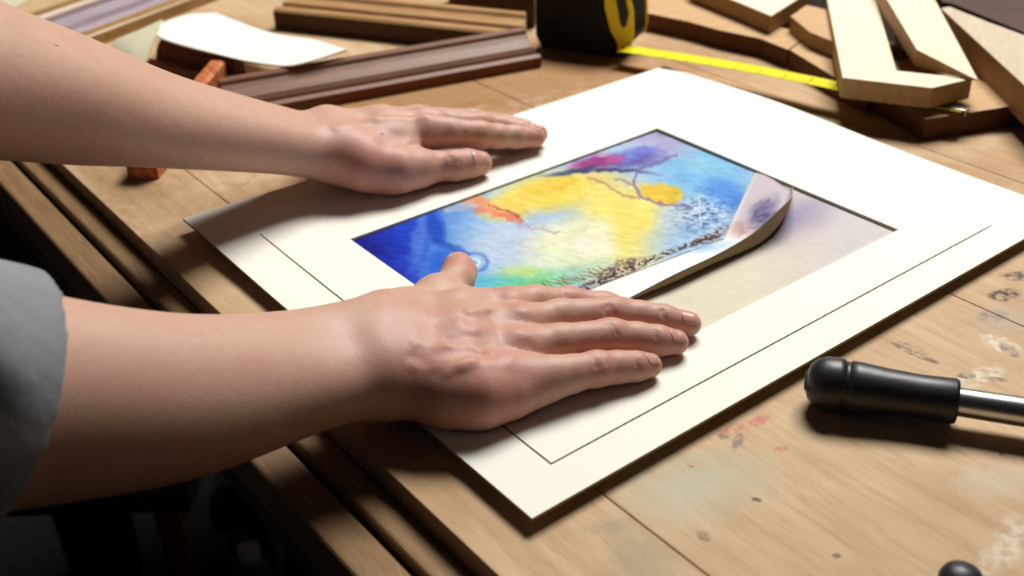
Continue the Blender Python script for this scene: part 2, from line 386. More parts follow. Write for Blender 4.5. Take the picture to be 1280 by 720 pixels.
    wdt = 3 + 13 * (np.exp(-((px - 768) / 40) ** 2) + .55 * np.exp(-((px - 890) / 22) ** 2)) * (.6 + .9 * (n3 - .3))
    band = np.clip((wdt - d) / 5, 0, 1)
    over(band * np.clip((n2 - .36) * 6, 0, 1) * .95, (92, 58, 62)); over(band * np.clip((n2 - .60) * 9, 0, 1), (186, 158, 160)); over(band * np.clip((.36 - n2) * 7, 0, 1) * .6, (190, 128, 92))
    over(np.clip((5 - d) / 4, 0, 1) * np.clip((n2 - .4) * 6, 0, 1) * .8, (64, 52, 40))
    # thin twigs rising from the reef
    for k in range(34):
        x0 = RNG.uniform(690, 800); t = (x0 - 690) / 110; y0 = 362 - 32 * t; a = RNG.uniform(-2.9, -1.9); l = RNG.uniform(8, 24)
        stroke([(x0, y0), (x0 + l * math.cos(a) * 1.4, y0 + l * math.sin(a) * .55)], 0.9, (120, 110, 70), .55, 4)
    # pale swirl
    d = np.hypot((px - 593) / 1.0, (py - 328) / .72); over(np.exp(-((d - 11) / 2.2) ** 2) * .75, (150, 196, 236)); over(np.exp(-((d - 6) / 1.8) ** 2) * .9, (214, 232, 244)); over((d < 4) * .6, (120, 170, 230))
    over(np.exp(-((d - 16) / 3) ** 2) * .5, (30, 84, 190))
    # brush texture
    t = fbm(px * .8 + py * .6, py * 3 - px * .6, 9, 41, 4) - .5; c = c + t[..., None] * 34
    t = fbm(px, py, 30, 43, 3) - .5; c = c + t[..., None] * 16
    g_ = c.mean(-1, keepdims=True); c = (g_ + (c - g_) * .93) * .94
    return np.clip(c, 4, 252)
def set_colors(me, rgb):          # rgb 0..255 per vertex
    x = rgb / 255.; l = np.where(x <= .04045, x / 12.92, ((x + .055) / 1.055) ** 2.4)
    at = me.color_attributes.new('pigment', 'FLOAT_COLOR', 'POINT'); buf = np.ones((len(me.vertices), 4)); buf[:, :3] = l
    at.data.foreach_set('color', buf.ravel())
def pig_mat(name, rough=.75, spec=.1):
    t = NT(name); a = t.n.new('ShaderNodeAttribute'); a.attribute_name = 'pigment'
    n = t.noise(t.coords(), 500, 3); return t.fin(a.outputs['Color'], rough, t.bump(n, .08, .0002), spec=spec)
M['paint'] = pig_mat('painted_paper')
art = empty('painting_print', W(A + e1 * (u0 + u1) / 2 + e2 * (v0 + v1) / 2 + np.array([0, 0, -TH])), 'colourful abstract blue and yellow painting showing through the mat window', 'painting')
ZP = -TH - 0.0001
stp = 0.0006
ug = np.arange(u0 - .004, u1 + .004, stp); vg = np.arange(v0 - .004, v1 + .004, stp)
U, V = np.meshgrid(ug, vg, indexing='ij'); PT = A + e1 * U[..., None] + e2 * V[..., None]; PT[..., 2] = ZP
gx, gy = to_px(PT)
inner = [(640, 402), (690, 383), (730, 365), (770, 349), (820, 330), (862, 314), (905, 298), (922, 262), (945, 213), (960, 180)]
# right of / below the inner polyline is where the painted part ends
def beyond(x, y):
    ins = np.zeros(x.shape, bool); pts = inner + [(1400, 180), (1400, 700), (640, 700)]
    for (xa, ya), (xb, yb) in zip(pts, pts[1:] + pts[:1]):
        c_ = ((ya > y) != (yb > y)) & (x < (xb - xa) * (y - ya) / (yb - ya + 1e-12) + xa); ins ^= c_
    return ins
keep = ~beyond(gx, gy)
rgb = paint(gx, gy)
nu, nv = U.shape; ids = np.arange(nu * nv).reshape(nu, nv)
q = keep[:-1, :-1] & keep[1:, :-1] & keep[1:, 1:] & keep[:-1, 1:]
fc = np.stack([ids[:-1, :-1], ids[1:, :-1], ids[1:, 1:], ids[:-1, 1:]], -1)[q]
used = np.unique(fc); remap = -np.ones(nu * nv, int); remap[used] = np.arange(len(used))
me = bpy.data.meshes.new('painted_sheet'); me.from_pydata((PT.reshape(-1, 3)[used] + OFF).tolist(), [], remap[fc][:, ::-1].tolist()); me.update()
set_colors(me, rgb.reshape(-1, 3)[used]); link('painted_sheet', me, M['paint'], art)
# the curled white border of the print
inn = [(676, 389), (730, 365), (786, 343), (842, 322), (880, 307), (905, 298), (922, 262), (945, 213)]
low = [(745, 400), (789, 377), (842, 357), (891, 334), (930, 318), (963, 301), (983, 277), (992, 240)]
lip = [(741, 395), (786, 372), (842, 343), (891, 320), (924, 302), (948, 285), (986, 249), (990, 234)]
lh = [.001, .0035, .0075, .008, .0095, .0125, .020, .006]
def crv(pts, n=60):
    pts = np.array(pts, float); s = np.linspace(0, len(pts) - 1, n); i = np.clip(s.astype(int), 0, len(pts) - 2); f_ = s - i
    def g(k): return pts[np.clip(k, 0, len(pts) - 1)]
    a, b_, c_, d = g(i - 1), g(i), g(i + 1), g(i + 2); f_ = f_[:, None] if pts.ndim > 1 else f_
    return .5 * (2 * b_ + (c_ - a) * f_ + (2 * a - 5 * b_ + 4 * c_ - d) * f_ ** 2 + (3 * b_ - a - 3 * c_ + d) * f_ ** 3)
NI = 70; ci, cl, cp, ch = crv(inn, NI), crv(low, NI), crv(lip, NI), crv(lh, NI)
rows = []
NJ = 22
for k in range(NI):
    pa = Pl(*ci[k], ZP + .0004); pb = Pl(*cl[k], ZP + .0008); pc = Pl(*cp[k], max(ch[k], -.001))
    r = []
    for j in range(NJ):
        t = j / (NJ - 1)
        if t < .0: pass
        # quadratic bezier bulging through the contact line
        ctrl = pb * 1.0 + (pb - pa) * 0.05
        r.append(pa * (1 - t) ** 2 + 2 * ctrl * t * (1 - t) + pc * t * t if False else None)
    # straight along the board to near the contact line, then a smooth turn upwards
    turn = pa + (pb - pa) * .78
    for j in range(NJ):
        t = j / (NJ - 1)
        if t < .5: r[j] = pa + (turn - pa) * (t / .5)
        else:
            s = (t - .5) / .5; r[j] = turn * (1 - s) ** 2 + 2 * pb * s * (1 - s) + pc * s * s
        r[j] = r[j].copy(); r[j][2] += .0012 * math.sin(math.pi * min(t, .5) * 2) * (k / NI)
    rows.append(r)
R_ = np.array(rows)                           # NI x NJ x 3
du = np.gradient(R_, axis=0); dv = np.gradient(R_, axis=1); nn = np.cross(du, dv); nn /= np.linalg.norm(nn, axis=2, keepdims=True) + 1e-12
if nn[NI // 2, 2, 2] > 0: nn = -nn
R2 = R_ + nn * .0006
vs_ = np.concatenate([R_.reshape(-1, 3), R2.reshape(-1, 3)]) + OFF
g = lambda i, j, l: l * NI * NJ + i * NJ + j
fs = []
for i in range(NI - 1):
    for j in range(NJ - 1):
        fs.append([g(i, j, 0), g(i + 1, j, 0), g(i + 1, j + 1, 0), g(i, j + 1, 0)]); fs.append([g(i, j, 1), g(i, j + 1, 1), g(i + 1, j + 1, 1), g(i + 1, j, 1)])
    for j in (0, NJ - 1): fs.append([g(i, j, 0), g(i + 1, j, 0), g(i + 1, j, 1), g(i, j, 1)])
for i in (0, NI - 1):
    for j in range(NJ - 1): fs.append([g(i, j, 0), g(i, j + 1, 0), g(i, j + 1, 1), g(i, j, 1)])
ix, iy = to_px(R_); cc = np.ones((NI, NJ, 3)) * np.array([238, 236, 230.])
n = fbm(ix, iy * 1.8, 12, 51, 3); n2 = fbm(ix, iy * 2, 5, 52, 3)
m = np.exp(-(((ix - 885 - (305 - iy) * 1.6) / 34) ** 2 + ((iy - 308) / 8) ** 2)) * np.clip(.4 + n, 0, 1); cc = cc * (1 - m[..., None]) + np.array([150, 186, 222.]) * m[..., None]
m = np.clip((ix - 905 - (298 - iy) * .40) / 8, 0, 1) * np.clip((300 - iy) / 14, 0, 1); cc = cc * (1 - .75 * m[..., None]) + np.array([176, 164, 176.]) * .75 * m[..., None]
m = np.exp(-(((ix - 955) / 18) ** 4 + ((iy - 266 + (ix - 955) * .4) / 17) ** 4)) * np.clip(.2 + 1.6 * (n2 - .15), 0, 1); cc = cc * (1 - m[..., None]) + np.array([74, 66, 110.]) * m[..., None]
m = np.exp(-(((ix - 928) / 12) ** 2 + ((iy - 287) / 9) ** 2)) * np.clip(2 * (n2 - .2), 0, 1); cc = cc * (1 - m[..., None]) + np.array([160, 110, 104.]) * m[..., None]
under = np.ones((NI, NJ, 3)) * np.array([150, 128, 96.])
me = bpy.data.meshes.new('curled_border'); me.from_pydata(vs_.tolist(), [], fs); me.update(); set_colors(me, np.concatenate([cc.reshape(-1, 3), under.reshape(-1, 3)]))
tag(link('curled_border', me, M['paint'], art, smooth=True), 'white paper border curling upward')
# paper under the print
ug = np.arange(u0 - .006, u1 + .006, .003); vg = np.arange(v0 - .006, v1 + .006, .003); U, V = np.meshgrid(ug, vg, indexing='ij'); PT = A + e1 * U[..., None] + e2 * V[..., None]; PT[..., 2] = ZP - .0004
gx, gy = to_px(PT); ids = np.arange(U.size).reshape(U.shape); fc = np.stack([ids[:-1, :-1], ids[:-1, 1:], ids[1:, 1:], ids[1:, :-1]], -1).reshape(-1, 4)
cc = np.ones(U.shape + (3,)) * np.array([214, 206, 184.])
m = np.exp(-(((gx - 1005 - (268 - gy) * 1.4) / 50) ** 2 + ((gy - 268) / 34) ** 2)); cc = cc * (1 - .88 * m[..., None]) + np.array([110, 98, 146.]) * .88 * m[..., None]  # violet shadow beside the curled edge, painted into the paper colour
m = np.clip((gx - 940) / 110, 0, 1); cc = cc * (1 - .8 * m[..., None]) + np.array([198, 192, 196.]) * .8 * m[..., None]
cc += (fbm(gx, gy * 2, 9, 61, 4) - .5)[..., None] * 14
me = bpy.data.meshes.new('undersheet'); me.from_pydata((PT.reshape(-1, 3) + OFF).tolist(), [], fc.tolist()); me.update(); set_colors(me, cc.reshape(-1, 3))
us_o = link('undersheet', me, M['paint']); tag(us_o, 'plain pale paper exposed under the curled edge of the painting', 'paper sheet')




# ------------------------------------------------------------------ mouldings and offcuts at the back of the bench
WB, WD = (150, 112, 90), (92, 58, 42)
ang_long = math.atan2(*(Pl(677, 84, TT) - Pl(280, 157, TT))[[1, 0]])
M['walnut'] = wood('walnut_brown_moulding', (142, 96, 68), (96, 58, 38), ang_long, 1.2, .5, 16, spec=.4)
M['walnut_side'] = wood('red_brown_side', (134, 84, 48), (92, 52, 30), ang_long, 1.2, .55, 16)
a_, b_ = Pl(291, 155, TT), Pl(677, 84, TT)
prof = [(0, 0), (0, .0105), (.0022, .0118), (.0055, .0128), (.008, .0118), (.0095, .0085), (.0125, .0085), (.0145, .0125), (.018, .0165), (.0235, .0195), (.029, .0215), (.034, .0250), (.0355, .0285), (.0375, .0302), (.043, .0302), (.045, .0285), (.045, 0)]
o = sweep('picture_frame_moulding', prof, a_, b_, [M['walnut'], M['walnut_side']], smooth=False, bevel=.0004, mi_fn=lambda i: 1 if i in (0,) else 0)
tag(o, 'long red-brown scooped frame moulding lying behind the far wrist, ending beside the tape measure', 'frame moulding')

# pale oak moulding at the top, dark front
ang2 = math.atan2(*(Pl(665, 66, TT) - Pl(343, 34, TT))[[1, 0]])
M['oak'] = wood('tan_oak_moulding', (198, 158, 108), (140, 98, 56), ang2, 1.0, .45, 18)
M['oak_side'] = wood('stained_side', (92, 58, 34), (58, 34, 20), ang2, 1.0, .6, 18)
prof = [(0, 0), (0, .020), (.003, .0225), (.011, .0232), (.013, .0205), (.019, .0205), (.022, .0245), (.030, .0250), (.034, .0225), (.044, .0240), (.048, .0285), (.058, .0285), (.060, .026), (.060, 0)]
o = sweep('oak_moulding', prof, Pl(344, 36, TT), Pl(655, 70, TT), [M['oak'], M['oak_side']], bevel=.0004, mi_fn=lambda i: 1 if i == 0 else 0, m1=-.35)
tag(o, 'tan ridged oak moulding with a dark front lying across the back of the bench', 'frame moulding')
M['dark_board'] = wood('dark_brown_board', (84, 58, 44), (52, 34, 26), ang2, 1.0, .6, 12)
o = pix_prism('dark_rail', [(560, -16), (668, -8), (672, -34), (560, -40)], .030, .039, M['dark_board'])
tag(o, 'dark brown rail behind the oak moulding', 'wooden rail')

# gilt and violet moulding, top left
M['silver_violet'] = wood('violet_silver_finish', (158, 138, 146), (88, 66, 74), 1.0, 1.0, .45, 14, spec=.3)
M['gilt'] = wood('dull_gilt_finish', (176, 136, 78), (124, 86, 44), 1.0, 1.0, .38, 14, spec=.5)
g0, g1 = Pl(40, 90, TT), Pl(330, -22, TT)
gm = empty('gilt_moulding', W(g0), 'broad violet and gold frame moulding running out at the top left', 'frame moulding')
sweep('moulding_body', [(0.012, 0), (.012, .016), (.018, .0205), (.026, .0175), (.034, .0205), (.044, .027), (.056, .027), (.062, .022), (.068, .024), (.068, 0)], g0, g1, M['silver_violet'], gm, bevel=.0004)
sweep('gilded_edge', [(0, 0), (0, .0125), (.002, .0145), (.0118, .0165), (.0118, 0)], g0, g1, M['gilt'], gm, bevel=.0004)
sweep('gilded_edge', [(.0682, 0), (.0682, .0245), (.072, .0285), (.084, .030), (.088, .027), (.088, 0)], g0, g1, M['gilt'], gm, bevel=.0004)

# red-brown corner sample under the white card
M['padauk'] = wood('orange_brown_wood', (214, 128, 76), (122, 56, 28), ANG_V, 2.2, .45, 12, (.42, .58))
M['padauk_dark'] = wood('dark_red_brown_wood', (132, 66, 34), (78, 36, 18), .3, 1.4, .45, 10)
M['endgrain'] = wood('striped_end_grain', (222, 140, 88), (150, 72, 36), 2.2, 2.5, .6, 8, (.42, .56))
cs = empty('frame_corner_sample', W(Pl(290, 112, TT)), 'orange-brown corner piece of frame moulding partly under the white card', 'frame corner')
hp = .030
pc = Pl(287, 112, TT); pL = Pl(186, 92, TT); pD = Pl(199, 224, TT)
def stepped(a, b, wd):   # low step, rebate and a high back
    return [(0, 0), (0, .012), (.004, .0145), (.008, .0135), (.010, .010), (.013, .012), (.016, .021), (.020, .026), (wd - .004, hp), (wd, hp - .002), (wd, 0)]
sweep('moulding_leg', stepped(0, 0, .030), pL, pc - (pc - pL) / np.linalg.norm(pc - pL) * .004, [M['padauk_dark'], M['endgrain']], cs, bevel=.0004)
d2 = pD - pc
o = sweep('moulding_leg', [(0, 0), (0, .028), (.004, hp), (.014, hp), (.018, .024), (.022, .020), (.026, .018), (.026, 0)], pD, pc, [M['padauk'], M['endgrain']], cs, bevel=.0004)
o.data.polygons[0].material_index = 1; o.data.polygons[1].material_index = 1

# cards
def sheet(name, pts, thick, mat, nx=14, parent=None):
    """pts: 4 edges-> corner grid with heights: list of (px,py,h) rows; bilinear/cubic surface with thickness"""
    G = np.array([[Pl(*p) for p in row] for row in pts]); ni, nj = G.shape[:2]
    def up(Gx, n): 
        return np.stack([crv(Gx[:, k, :], n) for k in range(Gx.shape[1])], 1)
    S = up(G, nx); S = np.transpose(up(np.transpose(S, (1, 0, 2)), nx), (1, 0, 2))
    v = np.concatenate([S.reshape(-1, 3), (S - [0, 0, thick]).reshape(-1, 3)]) + OFF; f = []; q = lambda i, j, l: l * nx * nx + i * nx + j
    for i in range(nx - 1):
        for j in range(nx - 1):
            f.append([q(i, j, 0), q(i + 1, j, 0), q(i + 1, j + 1, 0), q(i, j + 1, 0)]); f.append([q(i, j, 1), q(i, j + 1, 1), q(i + 1, j + 1, 1), q(i + 1, j, 1)])
    for i in range(nx - 1):
        for j in (0, nx - 1):
            f.append([q(i, j, 0), q(i + 1, j, 0), q(i + 1, j, 1), q(i, j, 1)]); f.append([q(j, i, 0), q(j, i + 1, 0), q(j, i + 1, 1), q(j, i, 1)])
    return mesh_obj(name, v, f, mat, parent)
o = sheet('white_card', [[(203, 28, .026), (236, 18, .024), (270, 16, .022)], [(198, 45, .026), (275, 47, .023), (335, 40, .021)], [(250, 62, .025), (322, 74, .024), (395, 50, .025)], [(300, 72, .024), (360, 82, .024), (433, 62, .029)]], .0016, M['white_card'])
tag(o, 'curved white card offcut lying over the orange-brown corner piece', 'card offcut')
o = sheet('card_scrap', [[(144, 49, .026), (172, 38, .030), (203, 24, .034)], [(140, 57, .022), (166, 58, .025), (196, 40, .030)], [(136, 72, .016), (158, 74, .018), (181, 78, .022)]], .0016, M['beige_card'])
tag(o, 'small beige pointed card scrap leaning against the violet and gold moulding', 'card scrap')
o = pix_prism('card_offcut', [(-30, 4), (6, 13), (16, 9), (40, -4), (30, -20), (-30, -20)], TT + .006, .0058, M['beige_card'])
tag(o, 'pale green-grey card offcut at the top left corner behind the far forearm', 'card offcut')

# bare wood pieces, top right
def lw(name, l, d, ang): return wood(name, l, d, ang, 1.0, .6, 14, (.25, .75), .15, spec=.2)
M['pine'] = lw('pale_pine', (240, 228, 204), (226, 208, 176), 1.2)
M['pine_side'] = lw('pine_sawn_side', (176, 140, 96), (146, 108, 66), 1.2)
M['aged'] = lw('greyed_pine', (206, 192, 170), (184, 166, 142), 1.2)
M['tan'] = lw('tan_wood', (206, 172, 130), (176, 138, 96), .4)
M['brownside'] = lw('brown_stained_side', (112, 70, 40), (74, 42, 24), .4)
def block(name, pix, zt, th, top, side, bevel=.0008):
    pts = [Pl(x, y, zt) for x, y in pix]; n = len(pts)
    v = [(p[0], p[1], zt - th + Z0) for p in pts] + [(p[0], p[1], zt + Z0) for p in pts]
    f = [list(range(n))[::-1], list(range(n, 2 * n))] + [[i, (i + 1) % n, n + (i + 1) % n, n + i] for i in range(n)]
    return mesh_obj(name, v, f, [M[top], M[side]], bevel=bevel, mi=[1, 0] + [1] * n)
H1 = TT + .019
o = block('wood_offcut', [(780, -14), (798, 14), (861, 27), (897, 37), (950, 48), (985, 62), (1012, 43), (960, 30), (900, 8), (880, -14)], H1, .0188, 'tan', 'brownside'); tag(o, 'tan offcut with a dark front edge just right of the tape measure', 'wood offcut')
o = block('wood_offcut', [(987, 62), (1014, 43), (1044, 56), (1100, 92), (1085, 118), (1049, 100)], H1, .0188, 'tan', 'brownside'); tag(o, 'tan mitred offcut reaching under the left leg of the white wooden corner', 'wood offcut')
o = block('wood_offcut', [(862, -30), (864, -20), (926, 4), (964, 20), (1005, -6), (1030, -30)], H1 + .0192, .0188, 'pine', 'pine_side'); tag(o, 'pale wooden block with pointed end stacked on the tan offcut', 'wood offcut')
o = block('wood_offcut', [(1008, 6), (1034, 12), (1042, 52), (1012, 40), (988, 20)], H1 + .016, .0158, 'tan', 'pine_side'); tag(o, 'small tan block wedged left of the white wooden corner', 'wood offcut')
o = block('wood_offcut', [(1052, 84), (1088, 112), (1157, 149), (1275, 131), (1252, 112), (1160, 70)], TT + .0195, .0194, 'tan', 'brownside'); tag(o, 'tan board with dark sides under the white wooden corner and the tape hook', 'wood offcut')
HW = TT + .0435
o = block('frame_corner', [(1030, -30), (1034, 0), (1053, 97), (1165, 110), (1216, 98), (1121, 88), (1095, 0), (1088, -30)], HW, .0185, 'pine', 'pine_side'); tag(o, 'white L-shaped wooden frame corner lying over the tape blade', 'frame corner')
def block_h(name, pix, zb, top, side):
    n = len(pix); P_ = [Pl(x, y, h) for x, y, h in pix]
    v = [(p[0], p[1], zb + Z0) for p in P_] + [(p[0], p[1], p[2] + Z0) for p in P_]
    f = [list(range(n))[::-1], list(range(n, 2 * n))] + [[i, (i + 1) % n, n + (i + 1) % n, n + i] for i in range(n)]
    return mesh_obj(name, v, f, [M[top], M[side]], bevel=.0006, mi=[1, 0] + [1] * n)
o = block_h('frame_stick', [(1094, -30, HW + .020), (1109, 0, HW + .019), (1146, 62, HW + .0150), (1213, 96, HW + .003), (1223, 100, HW + .001), (1169, 0, HW + .019), (1152, -30, HW + .020)], HW + .0003, 'pine', 'pine_side'); tag(o, 'white mitred frame stick resting its point on the white wooden corner', 'frame stick')
o = block('frame_stick', [(1176, 10), (1187, 8), (1235, 27), (1292, 48), (1370, 90), (1330, 150), (1282, 108)], TT + .046, .030, 'aged', 'pine_side'); tag(o, 'greyish wedge of pale wood at the right edge of the bench clutter', 'wood wedge')
o = block('wood_offcut', [(1120, 8), (1150, 14), (1180, 60), (1160, 76), (1128, 62)], TT + .0235, .0234, 'tan', 'brownside'); tag(o, 'brown block seen in the gap between the two white sticks', 'wood offcut')
o = block('wood_offcut', [(1215, 70), (1268, 96), (1330, 150), (1300, 162), (1268, 128), (1224, 100)], TT + .0158, .0156, 'tan', 'brownside'); tag(o, 'low brown offcut under the greyish wedge of wood', 'wood offcut')
o = pix_prism('dark_plank', [(1160, -40), (1178, 2), (1190, 4), (1290, 44), (1400, 86), (1420, -40)], TT + .020, .0198, M['dark_board']); tag(o, 'dark brown plank behind the pale sticks at the top right', 'plank')

# ------------------------------------------------------------------ tape measure
M['rubber'] = plain('black_rubber', (13, 12, 12), .55, spec=.25)
M['rubber2'] = plain('dark_grey_insert', (52, 52, 50), .5, spec=.25)
M['tyellow'] = plain('yellow_shell', (250, 214, 24), .35, amt=.05, spec=.5)
M['steel'] = plain('worn_steel', (200, 200, 196), .28, 1.0, 120, .25, .15)
pa = Pl(674, 60, TT); pb = Pl(772, 73, TT); td = pb - pa; TL = np.linalg.norm(td); td /= TL; tn = np.array([-td[1], td[0], 0])
tm = empty('tape_measure', W((pa + pb) / 2), 'black and yellow tape measure at the back of the bench, blade pulled out', 'tape measure', rz=math.atan2(td[1], td[0]))
S = TL / .082
def tside(pts): return [(x * S, z * S) for x, z in pts]
def textr(name, pts, y0, y1, mat, bevel, parent):
    v = []; n = len(pts)
    for y in (y0, y1):
        for x, z in pts: v.append(pa + td * x + tn * y + np.array([0, 0, z]) + OFF)
    f = [list(range(n))[::-1], list(range(n, 2 * n))] + [[i, (i + 1) % n, n + (i + 1) % n, n + i] for i in range(n)]
    return mesh_obj(name, v, f, mat, parent, bevel=bevel, seg=3)
body = tside([(.004, 0), (.082, 0), (.083, .004), (.086, .010), (.094, .016), (.096, .024), (.095, .045), (.091, .060), (.084, .070), (.068, .076), (.030, .076), (.012, .070), (.002, .058), (-.001, .040), (-.001, .012)])
textr('case', body, .002, .040, M['rubber'], .003, tm)
o = textr('bumper', tside([(.002, .001), (.079, .001), (.0815, .010), (.072, .022), (.066, .045), (.062, .075), (.030, .078), (.010, .072), (-.002, .058), (-.004, .040), (-.004, .012)]), -.001, .043, M['rubber'], .003, tm)
for y0, y1 in ((-.0004, .0022), (.0398, .0424)):
    ys = textr('side_panel', tside([(.0815, .0035), (.085, .010), (.0955, .0165), (.0975, .026), (.0965, .046), (.092, .061), (.084, .071), (.066, .0745), (.068, .046), (.074, .026), (.0815, .014)]), y0, y1, M['tyellow'], .0008, tm)
    textr('inset', tside([(.0835, .036), (.086, .0300), (.090, .032), (.0925, .044), (.089, .058), (.081, .066), (.0775, .064), (.081, .048)]), y0 - .0006, y1 + .0006, M['rubber2'], .0004, tm)
# blade (shallow trough, ticks in the material)
t = NT('yellow_blade'); geo = t.n.new('ShaderNodeTexCoord')
vr = t.n.new('ShaderNodeVectorMath'); vr.operation = 'DOT_PRODUCT'; t.L(geo.outputs['Object'], vr.inputs[0])
q0 = Pl(778, 62, TT + .016); q1 = Pl(1206, 134, TT + .022); bd = q1 - q0; bd /= np.linalg.norm(bd)
vr.inputs[1].default_value = tuple(bd)
w = vr.outputs['Value']
def ticks(per, wd): 
    m_ = t.math('FRACT', t.math('MULTIPLY', w, 1 / per)); return t.math('LESS_THAN', m_, wd)
sn = np.cross([0, 0, 1], bd); sn /= np.linalg.norm(sn)
vs2 = t.n.new('ShaderNodeVectorMath'); vs2.operation = 'DOT_PRODUCT'; t.L(geo.outputs['Object'], vs2.inputs[0]); vs2.inputs[1].default_value = tuple(sn)
base = float((q0 + OFF) @ sn); side = t.math('SUBTRACT', vs2.outputs['Value'], base)
shortm = t.math('MULTIPLY', ticks(.0032, .22), t.math('LESS_THAN', side, -.0035))
longm = t.math('MULTIPLY', ticks(.0254, .05), t.math('LESS_THAN', side, .002))
fac = t.math('MAXIMUM', shortm, longm)
col = t.mix(t.math('MULTIPLY', fac, .8), lin((226, 216, 18)), lin((60, 56, 20)))
M['blade'] = t.fin(col, .6, spec=.15)
M['blade'].node_tree.nodes['Principled BSDF'].inputs['Coat Weight'].default_value = 0
bw = .021; N = 40; prof = [(-1, .0014), (-.6, .0003), (0, 0), (.6, .0003), (1, .0014)]; v = []; f = []
for i in range(N + 1):
    s = i / N; c = Pl(778 + (1206 - 778) * s, 62 + (137 - 62) * s - 5 * math.sin(math.pi * min(s / .64, 1)) * .6, TT + .016 + .0062 * min(1, s / .6))
    for x, z in prof: v.append(c + sn * x * bw / 2 + [0, 0, z] + OFF)
    for x, z in prof: v.append(c + sn * x * bw / 2 + [0, 0, z - .0004] + OFF)
for i in range(N):
    for j in range(4):
        a0 = i * 10 + j; f.append([a0, a0 + 10, a0 + 11, a0 + 1]); f.append([a0 + 5, a0 + 6, a0 + 16, a0 + 15])
    for j in (0, 4): a0 = i * 10 + j; f.append([a0, a0 + 5, a0 + 15, a0 + 10])
mesh_obj('blade', v, f, M['blade'], tm, smooth=False)
c = Pl(1206, 137, TT + .0222); hk = []
def bxo(name, c, ex, ey, ez, d, mat, parent, bevel=.0003):
    d = np.array(d, float); d /= np.linalg.norm(d); s = np.cross([0, 0, 1.], d); s /= np.linalg.norm(s); n_ = np.cross(d, s); v = []
    for sx in (-1, 1):
        for sy in (-1, 1):
            for sz in (-1, 1): v.append(np.array(c) + d * sx * ex / 2 + s * sy * ey / 2 + n_ * sz * ez / 2 + OFF)
    f = [[0, 1, 3, 2], [4, 6, 7, 5], [0, 4, 5, 1], [2, 3, 7, 6], [0, 2, 6, 4], [1, 5, 7, 3]]
    return mesh_obj(name, v, f, mat, parent, bevel=bevel)
hook = bxo('end_hook', c - bd * .006 + np.array([0, 0, .0012]), .016, .011, .0008, bd, M['steel'], tm)
bxo('hook_lip', c + bd * .0022 + np.array([0, 0, -.0005]), .001, .013, .0065, bd, M['steel'], hook)

# ------------------------------------------------------------------ tool at the right: black grip and steel shaft
M['grip'] = plain('black_rubber_grip', (34, 34, 38), .42, 0, 200, .3, .3, spec=.5)
M['grip_end'] = plain('worn_grip_end', (60, 58, 56), .5, 0, 300, .5, .4, spec=.4)
R0 = .0145
ga = Pl(1024, 478, TT + .0155); gb = Pl(1196, 502, TT + .0155); gc = Pl(1420, 537, TT + .0155)
gx_ = gb - ga; GL = np.linalg.norm(gx_); gx_ /= GL
tool = empty('hammer', W(ga), 'hammer lying at the right with a black rubber grip and steel shaft', 'hammer')
r = R0
lathe('grip', [(-.0075, .0), (-.0072, .005), (-.0055, .0098), (-.002, .0132), (.003, .0152), (.010, .0155), (.013, .0149), (.0136, .0139), (.016, .0139), (.0166, .0148), (.022, .0146), (.035, .0132), (.05, .0124), (GL * .75, .0122), (GL - .002, .0127), (GL, .0120), (GL, .0085)], ga, gx_, M['grip'], tool, 56)
lathe('grip_cap', [(-.0082, 0), (-.0080, .0045), (-.0068, .0062), (-.0055, .0063), (-.0050, .002)], ga, gx_, M['grip_end'], tool, 32)
sh = gc - gb; sh /= np.linalg.norm(sh)
lathe('shaft', [(-.004, .0078), (0, .0080), (.03, .0082), (.20, .0082)], gb, sh, M['steel'], tool, 40)
hc = gb + sh * .205 + np.array([0, 0, .004])
sd = np.cross([0, 0, 1.], sh)
lathe('head', [(-.055, .010), (-.053, .0125), (-.040, .0125), (-.036, .009), (-.014, .009), (-.010, .0125), (.012, .0125), (.018, .008), (.045, .005), (.06, .002)], hc, sd, M['steel'], tool, 32)

# dark knob peeking in at the bottom edge
kc = Pl(1196, 716, TT + .010)
o = lathe('round_knob', [(0, .0), (0, .0085), (.003, .0095), (.012, .0100), (.0155, .0085), (.0178, .0045), (.0185, 0)], Pl(1196, 748, TT), (0, 0, 1), M['grip'], None, 36)
tag(o, 'black rounded knob cut off by the bottom edge right of centre', 'knob')

# ------------------------------------------------------------------ things on the floor by the bench
FL = -Z0
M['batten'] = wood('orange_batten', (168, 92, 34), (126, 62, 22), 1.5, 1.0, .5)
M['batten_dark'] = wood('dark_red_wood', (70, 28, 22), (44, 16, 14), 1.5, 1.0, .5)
def bar(name, a, b, wd, th, mats, parent=None, twist=(1, 0, 0), mi=None):
    a = np.array(a); b = np.array(b); d = b - a; d /= np.linalg.norm(d); s = np.array(twist, float); s -= d * (s @ d); s /= np.linalg.norm(s); n_ = np.cross(d, s); v = []
    for p in (a, b):
        for x, y in ((-1, -1), (1, -1), (1, 1), (-1, 1)): v.append(p + s * x * wd / 2 + n_ * y * th / 2 + OFF)
    f = [[0, 1, 2, 3], [7, 6, 5, 4], [0, 4, 5, 1], [1, 5, 6, 2], [2, 6, 7, 3], [3, 7, 4, 0]]
    return mesh_obj(name, v, f, mats, parent, bevel=.001, mi=mi)
stool = empty('wooden_stool', W(Pl(205, 660, FL)), 'orange-brown wooden stool in the shade below the near forearm', 'stool')
sa = Pl(205, 612, -.46)
def stool_leg(x, y, dx, dy): return bar('leg', (x + dx, y + dy, FL + .001), (x, y, sa[2]), .036, .036, M['batten'], stool)
sx, sy = sa[0], sa[1]
bar('leg', Pl(236, 735, FL + .001) * [1, 1, 0] + [0, 0, FL + .001], sa, .030, .03, M['batten'], stool)
bar('leg', (sx - .28, sy + .03, FL + .001), (sx - .25, sy, sa[2]), .03, .03, M['batten_dark'], stool)
